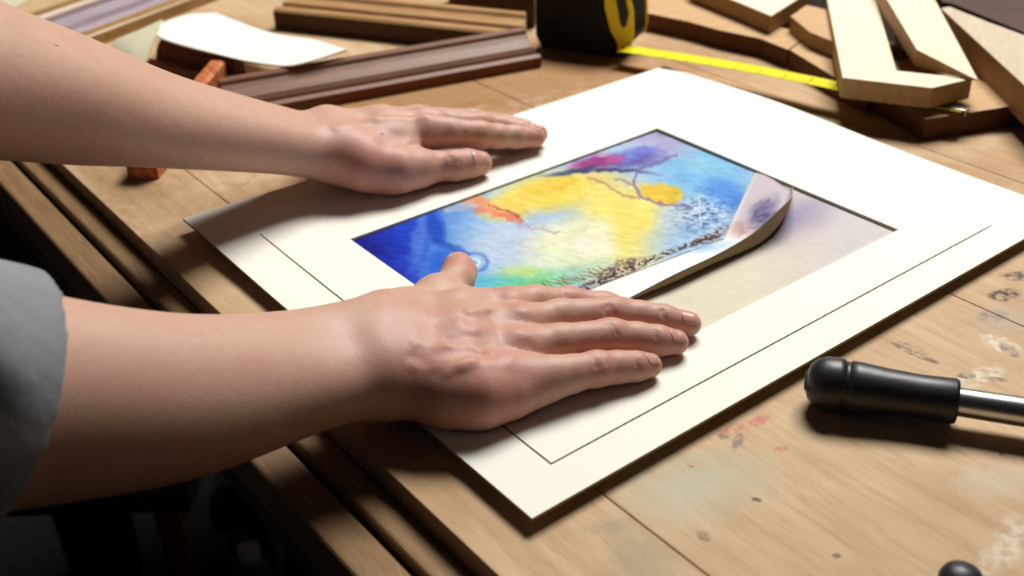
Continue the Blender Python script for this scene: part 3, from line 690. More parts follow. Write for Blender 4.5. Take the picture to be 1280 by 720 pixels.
bar('leg', (sx - .27, sy + .30, FL + .001), (sx - .25, sy + .24, sa[2]), .03, .03, M['batten_dark'], stool)
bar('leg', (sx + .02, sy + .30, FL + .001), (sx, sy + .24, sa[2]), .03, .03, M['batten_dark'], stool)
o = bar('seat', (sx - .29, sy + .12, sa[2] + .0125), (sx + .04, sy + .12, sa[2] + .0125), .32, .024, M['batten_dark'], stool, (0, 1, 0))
M['b_dark'] = plain('dark_bottle_plastic', (40, 46, 52), .3, spec=.5)
M['b_yel'] = plain('yellow_label', (170, 140, 30), .5)
M['b_white'] = plain('white_plastic', (226, 226, 230), .4)
M['b_red'] = plain('brown_red_plastic', (96, 44, 30), .4)
def bottle(px, py, h, r, body, lab, label, scale=1):
    p = Pl(px, py, FL) ; b = empty('bottle', W(p), label, 'bottle')
    lathe('body', [(0, 0), (0, r * .95), (.004, r), (h * .62, r), (h * .74, r * .8), (h * .82, r * .36), (h * .9, r * .33), (h * .9, 0)], p, (0, 0, 1), body, b, 28)
    lathe('bottle_label', [(h * .14, r * 1.0), (h * .15, r * 1.02), (h * .5, r * 1.02), (h * .51, r * 1.0)], p, (0, 0, 1), lab, b, 28)
    lathe('cap', [(h * .86, 0), (h * .86, r * .46), (h * .99, r * .44), (h, r * .38), (h, 0)], p, (0, 0, 1), M['b_white'], b, 28)
bottle(304, 705, .20, .036, M['b_dark'], M['b_yel'], 'dark bottle with yellow label and white cap on the floor under the bench edge')
bottle(330, 790, .17, .034, M['b_red'], M['b_red'], 'reddish bottle with white cap cut off by the bottom edge')
bottle(392, 758, .16, .034, M['b_dark'], M['b_dark'], 'dark bottle with white cap nearest the bench leg at the bottom')
# ------------------------------------------------------------------ person (signed-distance modelling, meshed with surface nets)
class Body:
    def __init__(s): s.pr = []; s.feat = []
    def cone(s, g, a, b, ra, rb, k=.01): s.pr.append((g, np.array(a, float), np.array(b, float), ra, rb, k))
    def chain(s, g, js, k=.01):
        for (p, r), (q, t) in zip(js[:-1], js[1:]): s.cone(g, p, q, r, t, k)
def cone_d(P, a, b, ra, rb):
    ba = b - a; L = ba @ ba; w = P - a; t = np.clip(w @ ba / L, 0, 1) if L > 0 else np.zeros(len(P))
    w = w - t[:, None] * ba; return np.sqrt(np.einsum('ij,ij->i', w, w)) - (ra + (rb - ra) * t)
def smin(a, b, k):
    h = np.maximum(k - np.abs(a - b), 0) / k; return np.minimum(a, b) - h * h * k * .25
def sdf(body, P, prims=None, feat=True):
    prims = body.pr if prims is None else prims
    groups = {}
    for (g, a, b, ra, rb, k) in prims:
        d = cone_d(P, a, b, ra, rb)
        groups[g] = d if g not in groups else smin(groups[g], d, k)
    f = None
    for g in sorted(x for x in groups if x not in ('palm', 'armA', 'armB')):
        f = groups[g] if f is None else smin(f, groups[g], .0012)
    p = groups.get('palm')
    if 'armA' in groups or 'armB' in groups:
        q = smin(groups['armA'], groups['armB'], .034) if ('armA' in groups and 'armB' in groups) else groups.get('armA', groups.get('armB'))
        p = q if p is None else smin(p, q, .016)
    if p is None: r = f
    elif f is None: r = p
    else: r = smin(p, f, .007)
    if feat:
        for (kind, a, b, ra, rb, amp, wid) in body.feat:
            # amp > 0 raises a soft ridge, amp < 0 a soft groove
            m = cone_d(P, a, b, ra, rb); near = m < wid * 3
            if near.any(): r[near] -= amp * np.exp(-(np.maximum(m[near], 0) / wid) ** 2)
    return r
def grad(body, P, e=2e-4, prims=None, feat=True):
    g = np.zeros_like(P)
    for k in range(3):
        d = np.zeros(3); d[k] = e; g[:, k] = sdf(body, P + d, prims, feat) - sdf(body, P - d, prims, feat)
    return g / (np.linalg.norm(g, axis=1, keepdims=True) + 1e-12)
def nets(body, lo, hi, h, BS=20, refine=1):
    """block-wise surface nets"""
    lo = np.floor(np.array(lo) / h).astype(int); hi = np.ceil(np.array(hi) / h).astype(int)
    vid = {}; Vs = []; quads = []
    import itertools
    blocks = []
    cents = [(np.array(b) * BS + lo) for b in itertools.product(*[range((hi[i] - lo[i]) // BS + 1) for i in range(3)])]
    C_ = np.array([(c + BS / 2) * h for c in cents]); rad = BS * h * .5 * 1.733 + h
    D = sdf(body, C_, feat=False)
    PD = np.stack([cone_d(C_, p[1], p[2], p[3], p[4]) for p in body.pr], 1)
    keys = []; verts_ = []
    for bi in np.where(np.abs(D) < rad + .012)[0]:
        c0 = cents[bi]; dd = PD[bi]; pr = [p for p, d in zip(body.pr, dd) if d < max(D[bi], dd.min()) + 2 * rad + .02]
        n = BS + 2   # lattice points: c0-1 .. c0+BS
        ax = [np.arange(c0[i] - 1, c0[i] + BS + 1) for i in range(3)]
        G = np.stack(np.meshgrid(*ax, indexing='ij'), -1).reshape(-1, 3)
        s_ = sdf(body, G * h, pr, feat=False).reshape(n, n, n)
        ins = s_ < 0
        if ins.all() or not ins.any(): continue
        # cells c0-1 .. c0+BS-1 ; cell (i,j,k) has corners +0/+1
        m = n - 1; acc = np.zeros((m, m, m, 3)); cnt = np.zeros((m, m, m))
        cor = [(i, j, k) for i in (0, 1) for j in (0, 1) for k in (0, 1)]
        for a_ in cor:
            for b2 in cor:
                if sum(abs(x - y) for x, y in zip(a_, b2)) != 1 or a_ > b2: continue
                sa_ = s_[a_[0]:a_[0] + m, a_[1]:a_[1] + m, a_[2]:a_[2] + m]; sb_ = s_[b2[0]:b2[0] + m, b2[1]:b2[1] + m, b2[2]:b2[2] + m]
                cr = (sa_ < 0) != (sb_ < 0); t_ = np.where(cr, sa_ / (sa_ - sb_ + 1e-15), 0)
                pt = np.array(a_)[None, None, None] + t_[..., None] * (np.array(b2) - np.array(a_)); acc += pt * cr[..., None]; cnt += cr
        act = cnt > 0; loc = np.argwhere(act); pos = acc[act] / cnt[act][:, None]
        gidx = loc + c0 - 1; base_id = -np.ones((m, m, m), int)
        for q_, (gi, ps, lc) in enumerate(zip(map(tuple, gidx), pos, loc)):
            v_ = vid.get(gi)
            if v_ is None: v_ = len(Vs); vid[gi] = v_; Vs.append((np.array(gi) + ps) * h)
            base_id[lc[0], lc[1], lc[2]] = v_
        # quads for edges starting at lattice points owned by this block (c0 .. c0+BS-1) => local 1..BS
        for axis in range(3):
            e_ = [0, 0, 0]; e_[axis] = 1
            s0 = s_[1:n - 1, 1:n - 1, 1:n - 1]; s1 = s_[1 + e_[0]:n - 1 + e_[0], 1 + e_[1]:n - 1 + e_[1], 1 + e_[2]:n - 1 + e_[2]]
            cr = np.argwhere((s0 < 0) != (s1 < 0)) + 1
            if not len(cr): continue
            o1, o2 = [(1, 2), (2, 0), (0, 1)][axis]
            def cell(da, db):
                c2 = cr.copy(); c2[:, o1] -= da; c2[:, o2] -= db; return base_id[c2[:, 0], c2[:, 1], c2[:, 2]]
            qd = np.stack([cell(1, 1), cell(0, 1), cell(0, 0), cell(1, 0)], 1)
            flip = s_[cr[:, 0], cr[:, 1], cr[:, 2]] >= 0
            qd[flip] = qd[flip][:, ::-1]; quads.append(qd)
    V = np.array(Vs); Q = np.concatenate(quads); Q = Q[(Q >= 0).all(1)]
    key = np.floor(V / .03).astype(np.int64); _, inv = np.unique(key, axis=0, return_inverse=True); inv = inv.ravel(); order = np.argsort(inv, kind='stable')
    cuts = np.flatnonzero(np.diff(inv[order])) + 1
    class Sub: pass
    for idx_ in np.split(order, cuts):
        X = V[idx_]; c_ = (X.min(0) + X.max(0)) / 2; rr_ = np.linalg.norm(X.max(0) - X.min(0)) / 2
        dd = np.array([cone_d(c_[None], p[1], p[2], p[3], p[4])[0] for p in body.pr]); pr = [p for p, d in zip(body.pr, dd) if d < dd.min() + 2 * rr_ + .025]
        sb2 = Sub(); sb2.feat = [q for q in body.feat if cone_d(c_[None], q[1], q[2], q[3], q[4])[0] < rr_ + 3 * q[6]]; sb2.pr = pr
        for _ in range(refine): X = X - sdf(sb2, X, pr)[:, None] * grad(sb2, X, prims=pr)
        V[idx_] = X
    return V, Q
def march(body, px, py):            # camera ray to the skin
    d = RC @ np.array([px - 640.0, py - 360.0, F]); d /= np.linalg.norm(d); t = .25; o = np.array([0, 0, HC])
    for _ in range(90):
        s_ = sdf(body, (o + d * t)[None], feat=False)[0]
        if s_ < 2e-4: break
        t += s_ * .9
        if t > 2: break
    return o + d * t

R = Body(); Lb = Body()
# ---- right hand (nearer the camera); heights are above the mat
def ch(body, g, js, k=.004): body.chain(g, [(Pl(x, y, h), r) for x, y, h, r in js], k)
wr_r, wr_u = (474, 412, .031, .0200), (470, 474, .024, .0205)
ix = [(640, 386, .0215, .0122), (668, 379, .0205, .0108), (712, 379, .0150, .0100), (756, 383, .0105, .0088), (786, 388, .0082, .0074)]
mdl = [(652, 408, .0235, .0125), (700, 396, .0225, .0104), (765, 393, .0165, .0106), (800, 396, .0130, .0094), (828, 400, .0110, .0092), (861, 405, .0084, .0076)]
rng = [(648, 438, .0215, .0122), (700, 427, .0205, .0102), (764, 421, .0160, .0107), (796, 423, .0125, .0093), (822, 426, .0102, .0090), (845, 428, .0082, .0075)]
pnk = [(634, 470, .0185, .0122), (690, 469, .0165, .0100), (746, 461, .0135, .0100), (772, 459, .0110, .0090), (794, 458, .0095, .0084), (812, 457, .0080, .0072)]
for nme, fg in (('f1', ix), ('f2', mdl), ('f3', rng), ('f4', pnk)): ch(R, nme, fg[1:] if 0 else fg)
for a_, fg in (((490, 404, .029, .016), ix), ((486, 424, .031, .017), mdl), ((482, 444, .029, .017), rng), ((480, 462, .025, .017), pnk)):
    q_ = fg[0]; ch(R, 'palm', [a_, (.45 * a_[0] + .55 * q_[0], .45 * a_[1] + .55 * q_[1], .45 * a_[2] + .55 * q_[2] + .0015, .0138), (q_[0], q_[1], q_[2] - .001, .0122)], .010)
ch(R, 'palm', [(500, 478, .0185, .0180), (560, 492, .0165, .0162), (604, 495, .0155, .0150), (640, 493, .0135, .0112)], .014); ch(R, 'palm', [(640, 491, .0130, .0105), (672, 481, .0135, .0098), (712, 470, .0140, .0092)], .010)     # little-finger edge of the palm
ch(R, 'palm', [(530, 440, .012, .012), (610, 436, .012, .011)], .016)                                   # palm body
th = [(506, 400, .022, .0165), (548, 375, .016, .0130), (571, 350, .0125, .0108), (574, 340, .0122, .0108), (573, 333, .0118, .0098)]
ch(R, 'palm', [(490, 412, .024, .017), th[0], th[1]], .012); ch(R, 'palm', [(548, 375, .016, .013), (600, 385, .018, .011)], .014)
ch(R, 't', th[1:], .005)
# forearm
def dch(body, js, k=.02):
    J = crv([tuple(j) for j in js], 5 * (len(js) - 1) + 1)
    g = 'armA' if not any(p[0] == 'armA' for p in body.pr) else 'armB'; body.chain(g, [(Dl(x, y, d), r) for x, y, d, r in J], 1e-4)
def dep(x, y, h): return float(((Pl(x, y, h) - [0, 0, HC]) @ RC)[2])
dw1, dw2 = dep(*wr_r[:3]), dep(*wr_u[:3])
print('wrist depths', dw1, dw2)
dch(R, [(474, 412, dw1, .0195), (430, 418, dw1 - .012, .0192), (350, 440, dw1 - .035, .0228), (225, 470, dw1 - .085, .0305), (75, 481, dw1 - .13, .038), (-70, 472, dw1 - .165, .043)])
dch(R, [(470, 474, dw2, .0205), (430, 483, dw2 - .010, .0200), (350, 498, dw2 - .03, .0245), (225, 520, dw2 - .065, .031), (75, 520, dw2 - .105, .037), (-70, 515, dw2 - .14, .043)])
elR = (Dl(-70, 472, dw1 - .165) + Dl(-70, 515, dw2 - .14)) / 2
# ---- left hand (far side)
L1 = [(536, 164, .0330, .0128), (560, 165, .0310, .0112), (600, 168, .0250, .0108), (622, 170, .0205, .0096), (644, 171, .0165, .0093), (670, 172, .0120, .0080)]
L2 = [(530, 154, .0290, .0124), (560, 155, .0275, .0110), (602, 156, .0220, .0106), (628, 159, .0175, .0094), (648, 164, .0140, .0090), (673, 168, .0105, .0078)]
L3 = [(522, 150, .0215, .0115), (590, 151, .0170, .0098), (632, 156, .0125, .0084), (656, 160, .0095, .0074)]
L4 = [(512, 152, .0135, .0110), (566, 153, .0115, .0088), (596, 156, .0098, .0078), (618, 158, .0085, .0070)]
for nme, fg in (('f1', L1), ('f2', L2), ('f3', L3), ('f4', L4)): ch(Lb, nme, fg)
for a_, fg in (((420, 176, .036, .0165), L1), ((418, 166, .033, .0165), L2), ((416, 160, .027, .0150), L3), ((418, 163, .021, .0140), L4)):
    q_ = fg[0]; ch(Lb, 'palm', [a_, (.45 * a_[0] + .55 * q_[0], .45 * a_[1] + .55 * q_[1], .45 * a_[2] + .55 * q_[2] + .001, .0136), (q_[0], q_[1], q_[2] - .001, q_[3])], .010)
ch(Lb, 'palm', [(430, 180, .020, .016), (480, 178, .017, .014), (520, 172, .015, .012)], .016)
Lt = [(455, 208, .0260, .0165), (498, 213, .0195, .0158), (524, 211, .0168, .0138), (545, 208, .0150, .0114), (568, 207, .0140, .0118), (585, 205, .0125, .0114), (600, 204, .0112, .0098)]
ch(Lb, 'palm', [(420, 192, .030, .019), Lt[0], Lt[1], Lt[2]], .010); ch(Lb, 'palm', [(455, 204, .024, .017), (496, 178, .026, .0125), (528, 170, .028, .0105)], .012)
ch(Lb, 'palm', [(440, 190, .034, .016), (500, 191, .025, .0130)], .016); ch(Lb, 'palm', [(440, 205, .018, .0165), (480, 216, .0150, .0150)], .012)
ch(Lb, 't', Lt[2:], .004)
e1_, e2_ = dep(400, 190, .036), dep(400, 166, .033)
print('L wrist', e1_, e2_)
dch(Lb, [(408, 193, e1_, .0190), (375, 189, e1_ - .015, .0195), (337, 183, e1_ - .035, .0205), (210, 163, e1_ - .10, .0262), (100, 137, e1_ - .155, .0355), (0, 116, e1_ - .20, .040), (-70, 105, e1_ - .23, .042)])
dch(Lb, [(405, 163, e2_, .0185), (375, 167, e2_ - .015, .0180), (337, 160, e2_ - .04, .0185), (210, 136, e2_ - .105, .0245), (100, 106, e2_ - .16, .0305), (0, 80, e2_ - .205, .035), (-70, 60, e2_ - .235, .038)])
elL = (Dl(-70, 105, e1_ - .23) + Dl(-70, 60, e2_ - .235)) / 2
# ---- upper arms
shR = np.array([-.43, .27, .33]); shL = np.array([-.60, .52, .39])
print('elbows', elR, elL)
R.cone('palm', elR, shR, .043, .054, .02); Lb.cone('palm', elL, shL, .043, .054, .02)

# ---- surface details
def ridge(body, pts, r, amp, wid):
    ps = [march(body, x, y) for x, y in pts]
    for a, b in zip(ps[:-1], ps[1:]): body.feat.append(('r', a, b, r, r, amp, wid))
# tendons and veins, right hand
for pts in ([(520, 412), (575, 402), (640, 372)], [(520, 424), (590, 412), (650, 392)], [(520, 438), (590, 432), (648, 420)], [(520, 455), (580, 456), (634, 454)]): ridge(R, pts, .0008, .0007, .0040)
for pts in ([(520, 430), (560, 432), (600, 440), (640, 446)], [(560, 466), (590, 452), (620, 434)], [(540, 398), (585, 390), (620, 384)]): ridge(R, pts, .0004, .0006, .0026)
for pts in ([(579, 391), (587, 408)], [(613, 394), (620, 406)], [(628, 421), (660, 430)], [(562, 428), (580, 434)], [(645, 396), (660, 399)], [(516, 446), (530, 454)], [(600, 446), (612, 444)]): ridge(R, pts, .0006, -.0006, .0030)
# knuckle creases
for pts in ([(757, 382), (765, 395)], [(761, 381), (770, 394)], [(754, 385), (759, 396)], [(759, 405), (765, 421)], [(763, 403), (772, 418)], [(745, 443), (750, 458)], [(752, 442), (758, 455)], [(740, 446), (746, 460)], [(701, 362), (706, 369)], [(826, 388), (829, 400)], [(829, 387), (832, 398)], [(818, 413), (821, 424)], [(794, 446), (796, 458)]): ridge(R, pts, .0001, -.0007, .0009)
for c in ((640, 372), (652, 396), (648, 424), (636, 454)): ridge(R, [c, (c[0] + 4, c[1])], .001, .0009, .008)
# left hand
ridge(Lb, [(420, 160), (470, 150), (530, 145)], .0006, .0010, .0035); 
for pts in ([(566, 190), (569, 204)], [(570, 189), (574, 203)], [(563, 195), (565, 205)], [(542, 170), (547, 182)], [(622, 158), (623, 180)], [(580, 165), (583, 180)], [(656, 160), (656, 178)]): ridge(Lb, pts, .0001, -.0007, .0010)
ridge(Lb, [(484, 176), (500, 174)], .001, -.0012, .007); ridge(Lb, [(512, 181), (530, 184), (550, 186)], .0002, -.0012, .0022)
ridge(Lb, [(540, 176), (552, 176)], .002, .0012, .005)
# forearm tendons


h_f = .0015
parts = []
for body, el, sh_ in ((R, elR, shR), (Lb, elL, shL)):
    P_ = np.array([p[1] for p in body.pr] + [p[2] for p in body.pr])
    V_, Q_ = nets(body, P_.min(0) - .062, P_.max(0) + .062, h_f, 24)
    # relax the forearm and upper arm (not the hand) so that only the muscle shapes stay
    pxv, _y = to_px(V_); lim = 455 if body is R else 400
    wgt = np.clip((lim - pxv) / 60, 0, 1) * .55; E_ = np.concatenate([Q_[:, [0, 1]], Q_[:, [1, 2]], Q_[:, [2, 3]], Q_[:, [3, 0]]]); nV = len(V_)
    sel = (wgt[E_[:, 0]] > 0); E_ = E_[sel]; deg = np.maximum(np.bincount(E_[:, 0], minlength=nV), 1)
    for _ in range(90):
        avg = np.stack([np.bincount(E_[:, 0], weights=V_[E_[:, 1], k], minlength=nV) for k in range(3)], 1) / deg[:, None]
        V_ = V_ + (avg - V_) * np.where(np.bincount(E_[:, 0], minlength=nV) > 2, wgt, 0)[:, None]
    print('arm mesh', V_.shape, Q_.shape); parts.append((V_, Q_, body))
# torso, neck, head (outside the frame, coarse)
T_ = Body()
neck = (shR + shL) / 2 + np.array([.03, .02, .06]); fw = np.array([UD[0], UD[1], 0.]); latv = (shR - shL) / np.linalg.norm(shR - shL)
pel = (shR + shL) / 2 - fw * .27 + np.array([0, 0, -.46]); mid = (shR + shL) / 2
for s_ in (-1, 1):
    T_.cone('palm', mid + latv * s_ * .10, pel + latv * s_ * .07, .085, .085, .05)
    sh_ = shR if s_ == 1 else shL
    T_.cone('palm', mid + latv * s_ * .05 + [0, 0, .03], sh_, .06, .056, .05)
    hip = pel + latv * s_ * .09; knee = hip - fw * .02 + np.array([0, 0, -.24]); foot = np.array([hip[0] - fw[0] * .05, hip[1] - fw[1] * .05, FL + .10])
    T_.chain('palm', [(hip, .082), ((hip + foot) / 2, .058), (foot, .042)], .03)
    T_.cone('palm', foot + [0, 0, -.055], foot + fw * .15 + [0, 0, -.065], .038, .030, .03)
T_.cone('palm', mid, neck, .06, .052, .04); hd = neck + fw * .06 + np.array([0, 0, .12])
T_.cone('palm', neck, hd - fw * .01, .05, .052, .02)
T_.cone('palm', hd, hd + np.array([0, 0, .045]) - fw * .015, .072, .082, .02); T_.cone('palm', hd + fw * .035 - [0, 0, .035], hd + fw * .05 - [0, 0, .05], .045, .028, .03)
T_.cone('palm', hd + fw * .082 + [0, 0, .02], hd + fw * .098 - [0, 0, .01], .008, .012, .012)
for s_ in (-1, 1):
    T_.cone('palm', hd + latv * s_ * .076 + [0, 0, .02], hd + latv * s_ * .082 - [0, 0, .02], .012, .008, .006)
    T_.feat.append(('r', hd + fw * .082 + latv * s_ * .03 + [0, 0, .028], hd + fw * .084 + latv * s_ * .034 + [0, 0, .028], .006, .006, -.006, .010))
T_.feat.append(('r', hd + fw * .085 + latv * .02 - [0, 0, .045], hd + fw * .085 - latv * .02 - [0, 0, .045], .002, .002, -.003, .005))
P_ = np.array([p[1] for p in T_.pr] + [p[2] for p in T_.pr]); Vt, Qt = nets(T_, P_.min(0) - .11, P_.max(0) + .11, .009, 16)
print('torso', Vt.shape)

# ---- skin colour per vertex: warmth at knuckles and tips, moles, fine mottling
def skin_cols(V_, body):
    c = np.ones((len(V_), 3)) * np.array([196, 156, 136.])
    red = np.zeros(len(V_))
    if body is R:
        sp = [p for fg in (ix, mdl, rng, pnk) for p in (fg[0], fg[-1])] + [mdl[2], rng[2], pnk[2], ix[2], th[3], th[4]]; pts = [(Pl(*p[:3]), .013) for p in sp] + [(Pl(560, 490, .015), .03), (Pl(600, 485, .02), .03)]
        mol = []
    elif body is Lb:
        sp = [p for fg in (L1, L2) for p in (fg[0], fg[-1], fg[2])] + [Lt[2], Lt[4], Lt[6]]; pts = [(Pl(*p[:3]), .013) for p in sp] + [(Pl(470, 205, .03), .025)]
        mol = [((478, 167), .0012), ((71, 56), .0009), ((362, 146), .0006)]
    else: pts = []; mol = []
    for p, w_ in pts: red = np.maximum(red, np.exp(-((V_ - p) ** 2).sum(1) / (2 * w_ * w_)))
    n_ = fbm(V_[:, 0] * 1000 + V_[:, 2] * 400, V_[:, 1] * 1000 + V_[:, 2] * 700, 9, 71, 3)
    n2_ = fbm(V_[:, 0] * 1000, V_[:, 1] * 1000 + V_[:, 2] * 900, 2.4, 75, 2)
    red = np.clip(red * .75 + (n_ - .5) * .5, 0, 1)[:, None]; c = c * (1 - red) + np.array([190, 126, 112.]) * red
    c += (n2_ - .5)[:, None] * 9
    for (x, y), r_ in mol:
        d_ = np.linalg.norm(V_ - march(body, x, y), axis=1); m_ = np.clip((r_ * 1.5 - d_) / (r_ * .6), 0, 1)[:, None]; c = c * (1 - m_) + np.array([70, 42, 36.]) * m_
    return c
allV, allQ, allC = [], [], []; off_ = 0
for V_, Q_, body in parts + [(Vt, Qt, T_)]:
    allV.append(V_); allQ.append(Q_ + off_); allC.append(skin_cols(V_, body)); off_ += len(V_)
me = bpy.data.meshes.new('body'); me.from_pydata((np.concatenate(allV) + OFF).tolist(), [], np.concatenate(allQ).tolist()); me.update()
set_colors(me, np.concatenate(allC))
t = NT('skin'); at_ = t.n.new('ShaderNodeAttribute'); at_.attribute_name = 'pigment'
pos = t.coords(); n1 = t.noise(pos, 900, 3, .6); vo = t.n.new('ShaderNodeTexVoronoi'); vo.inputs['Scale'].default_value = 900; t.L(pos, vo.inputs['Vector'])
n3 = t.noise(pos, 220, 3, .5)
nm = t.bump(t.math('ADD', vo.outputs['Distance'], n1), .18, .0004, t.bump(n3, .15, .0006))
M['skin'] = t.fin(at_.outputs['Color'], .5, nm, spec=.35, Subsurface_Weight=.12, Subsurface_Scale=.006)
t.b.inputs['Subsurface Radius'].default_value = (1.0, .35, .2)
body_o = None
person = empty('person', W([pel[0], pel[1], FL]), 'person in a grey T-shirt pressing both palms flat on the cream mat board', 'person')
link('body', me, M['skin'], person, smooth=True)

# ---- nails
M['nail'] = plain('nail', (204, 154, 140), .32, amt=.05, spec=.5)
def nail(body, grp, a, b, up, wid, ln, fwd=.35):
    only = [p for p in body.pr if p[0] == grp]
    a = np.array(a); b = np.array(b); d = b - a; d /= np.linalg.norm(d); up = np.array(up, float); up -= d * (up @ d); up /= np.linalg.norm(up); sd_ = np.cross(d, up)
    n = 13; P = []
    for i in range(n):
        for j in range(n):
            x = -1 + 2 * i / (n - 1); y = -1 + 2 * j / (n - 1)
            # square to rounded shape
            xx = x * math.sqrt(1 - .30 * y * y); yy = y * math.sqrt(1 - .38 * x * x)
            P.append(b + d * (fwd * ln + yy * ln / 2) + sd_ * xx * wid / 2)
    P = np.array(P); dirs = []
    cen = b - up * .000
    # approach the skin radially from outside
    ang = (P - b) @ sd_ / (wid * .62); dirs = up[None] * np.cos(ang)[:, None] + sd_[None] * np.sin(ang)[:, None]
    axis_p = b + ((P - b) @ d)[:, None] * d; rr = .0125
    Q = axis_p + dirs * rr + 0
    for _ in range(14): Q = Q - dirs * np.clip(sdf(body, Q, only, feat=False), -.002, .01)[:, None] * .85
    Q1 = Q + dirs * .0002; Q0 = Q - dirs * .0006
    v = np.concatenate([Q1, Q0]) + OFF; f = []; q = lambda i, j, l: l * n * n + i * n + j
    for i in range(n - 1):
        for j in range(n - 1): f.append([q(i, j, 0), q(i + 1, j, 0), q(i + 1, j + 1, 0), q(i, j + 1, 0)])
        for j in (0, n - 1): f.append([q(i, j, 0), q(i + 1, j, 0), q(i + 1, j, 1), q(i, j, 1)]); f.append([q(j, i, 0), q(j, i + 1, 0), q(j, i + 1, 1), q(j, i, 1)])
    return mesh_obj('fingernail', v, f, M['nail'], person, smooth=True)
for gn, fg, w_, up in (('f2', mdl, .0110, (.15, -.25, 1)), ('f3', rng, .0105, (.15, -.15, 1)), ('f4', pnk, .0088, (.1, -.1, 1)), ('f1', ix, .0095, (0, 0, 1))): nail(R, gn, Pl(*fg[-2][:3]), Pl(*fg[-1][:3]), up, w_, w_ * 1.05, -.02)
nail(R, 't', Pl(*th[2][:3]), Pl(*th[4][:3]), (-.9, -.1, .45), .0125, .0135, -.05)
nail(Lb, 't', Pl(*Lt[-2][:3]), Pl(*Lt[-1][:3]), (.12, -.66, .72), .0135, .0145, -.22)
for gn, fg, w_ in (('f1', L1, .0105), ('f2', L2, .0105), ('f3', L3, .010), ('f4', L4, .0085)): nail(Lb, gn, Pl(*fg[-2][:3]), Pl(*fg[-1][:3]), (.1, .35, .9), w_, w_ * 1.05, -.02)

# ---- clothing
M['shirt'] = None
t = NT('grey_jersey'); v = t.coords(); wv_ = t.noise(v, 1500, 2, .7); n2_ = t.noise(v, 60, 3)
col = t.mix(n2_, lin((132, 134, 138)), lin((152, 154, 158))); M['shirt'] = t.fin(t.mix(t.math('MULTIPLY', wv_, .3), col, lin((80, 82, 88))), .9, t.bump(wv_, .4, .0004, t.bump(n2_, .4, .003)), spec=.1)
M['trousers'] = plain('dark_trousers', (20, 20, 24), .9)
M['hair'] = plain('dark_brown_hair', (52, 36, 26), .6, 0, 300, .5, .8)
class Shell:
    pass
def cloth_mesh(fn, lo, hi, h):
    """surface nets for an arbitrary distance function"""
    n = [int((hi[i] - lo[i]) / h) + 2 for i in range(3)]; ax = [lo[i] + np.arange(n[i]) * h for i in range(3)]
    G = np.stack(np.meshgrid(*ax, indexing='ij'), -1).reshape(-1, 3); s_ = fn(G).reshape(n); m = [k - 1 for k in n]
    acc = np.zeros(m + [3]); cnt = np.zeros(m); cor = [(i, j, k) for i in (0, 1) for j in (0, 1) for k in (0, 1)]
    sl = lambda c: s_[c[0]:c[0] + m[0], c[1]:c[1] + m[1], c[2]:c[2] + m[2]]
    for a_ in cor:
        for b2 in cor:
            if sum(abs(x - y) for x, y in zip(a_, b2)) != 1 or a_ > b2: continue
            sa_, sb_ = sl(a_), sl(b2); cr = (sa_ < 0) != (sb_ < 0); t_ = np.where(cr, sa_ / (sa_ - sb_ + 1e-15), 0)
            acc += (np.array(a_) + t_[..., None] * (np.array(b2) - np.array(a_))) * cr[..., None]; cnt += cr
    act = cnt > 0; ids = -np.ones(m, int); ids[act] = np.arange(act.sum()); V = np.array(lo) + (np.argwhere(act) + acc[act] / cnt[act][:, None]) * h
    quads = []
    for axis in range(3):
        e_ = [0, 0, 0]; e_[axis] = 1
        s0 = s_[1:n[0] - 1, 1:n[1] - 1, 1:n[2] - 1]; s1 = s_[1 + e_[0]:n[0] - 1 + e_[0], 1 + e_[1]:n[1] - 1 + e_[1], 1 + e_[2]:n[2] - 1 + e_[2]]
        cr = np.argwhere((s0 < 0) != (s1 < 0)) + 1
        if not len(cr): continue
        o1, o2 = [(1, 2), (2, 0), (0, 1)][axis]
        def cell(da, db):
            c2 = cr.copy(); c2[:, o1] -= da; c2[:, o2] -= db; return ids[c2[:, 0], c2[:, 1], c2[:, 2]]
        qd = np.stack([cell(1, 1), cell(0, 1), cell(0, 0), cell(1, 0)], 1); fl = s_[cr[:, 0], cr[:, 1], cr[:, 2]] >= 0; qd[fl] = qd[fl][:, ::-1]; quads.append(qd)
    Q = np.concatenate(quads); return V, Q[(Q >= 0).all(1)]
# sleeve: loose tube round the elbow, cut square near the frame edge
s0 = Dl(0, 478, dep(470, 450, .03) - .115); sdir = (elR - Dl(225, 490, dep(470, 450, .03) - .075)); sdir /= np.linalg.norm(sdir)
cutn = -sdir + np.array([0.0, .0, -.30]); cutn /= np.linalg.norm(cutn)
def fold(P, s): return .0035 * np.sin(P[:, 1] * 95 + P[:, 0] * 60) * np.cos(P[:, 2] * 50 + s) + .002 * np.sin(P[:, 0] * 150 + P[:, 2] * 110)
def sleeve_fn(P):
    a = s0 - sdir * .02; o_ = smin(cone_d(P, a, elR, .0495, .054), cone_d(P, elR, shR, .054, .080), .03) + fold(P, 0) * np.clip(-((P - s0) @ cutn) / .05, 0.05, 1)
    cut = (P - s0) @ cutn
    inn_ = np.maximum(cone_d(P, a - sdir * .05, elR, .0460, .050), ((P - s0) @ -sdir) * -1 - .02)
    return np.maximum(np.maximum(o_, cut), -inn_)
Vs1, Qs1 = cloth_mesh(sleeve_fn, np.minimum(np.minimum(s0, elR), shR) - .1, np.maximum(np.maximum(s0, elR), shR) + .1, .0036)
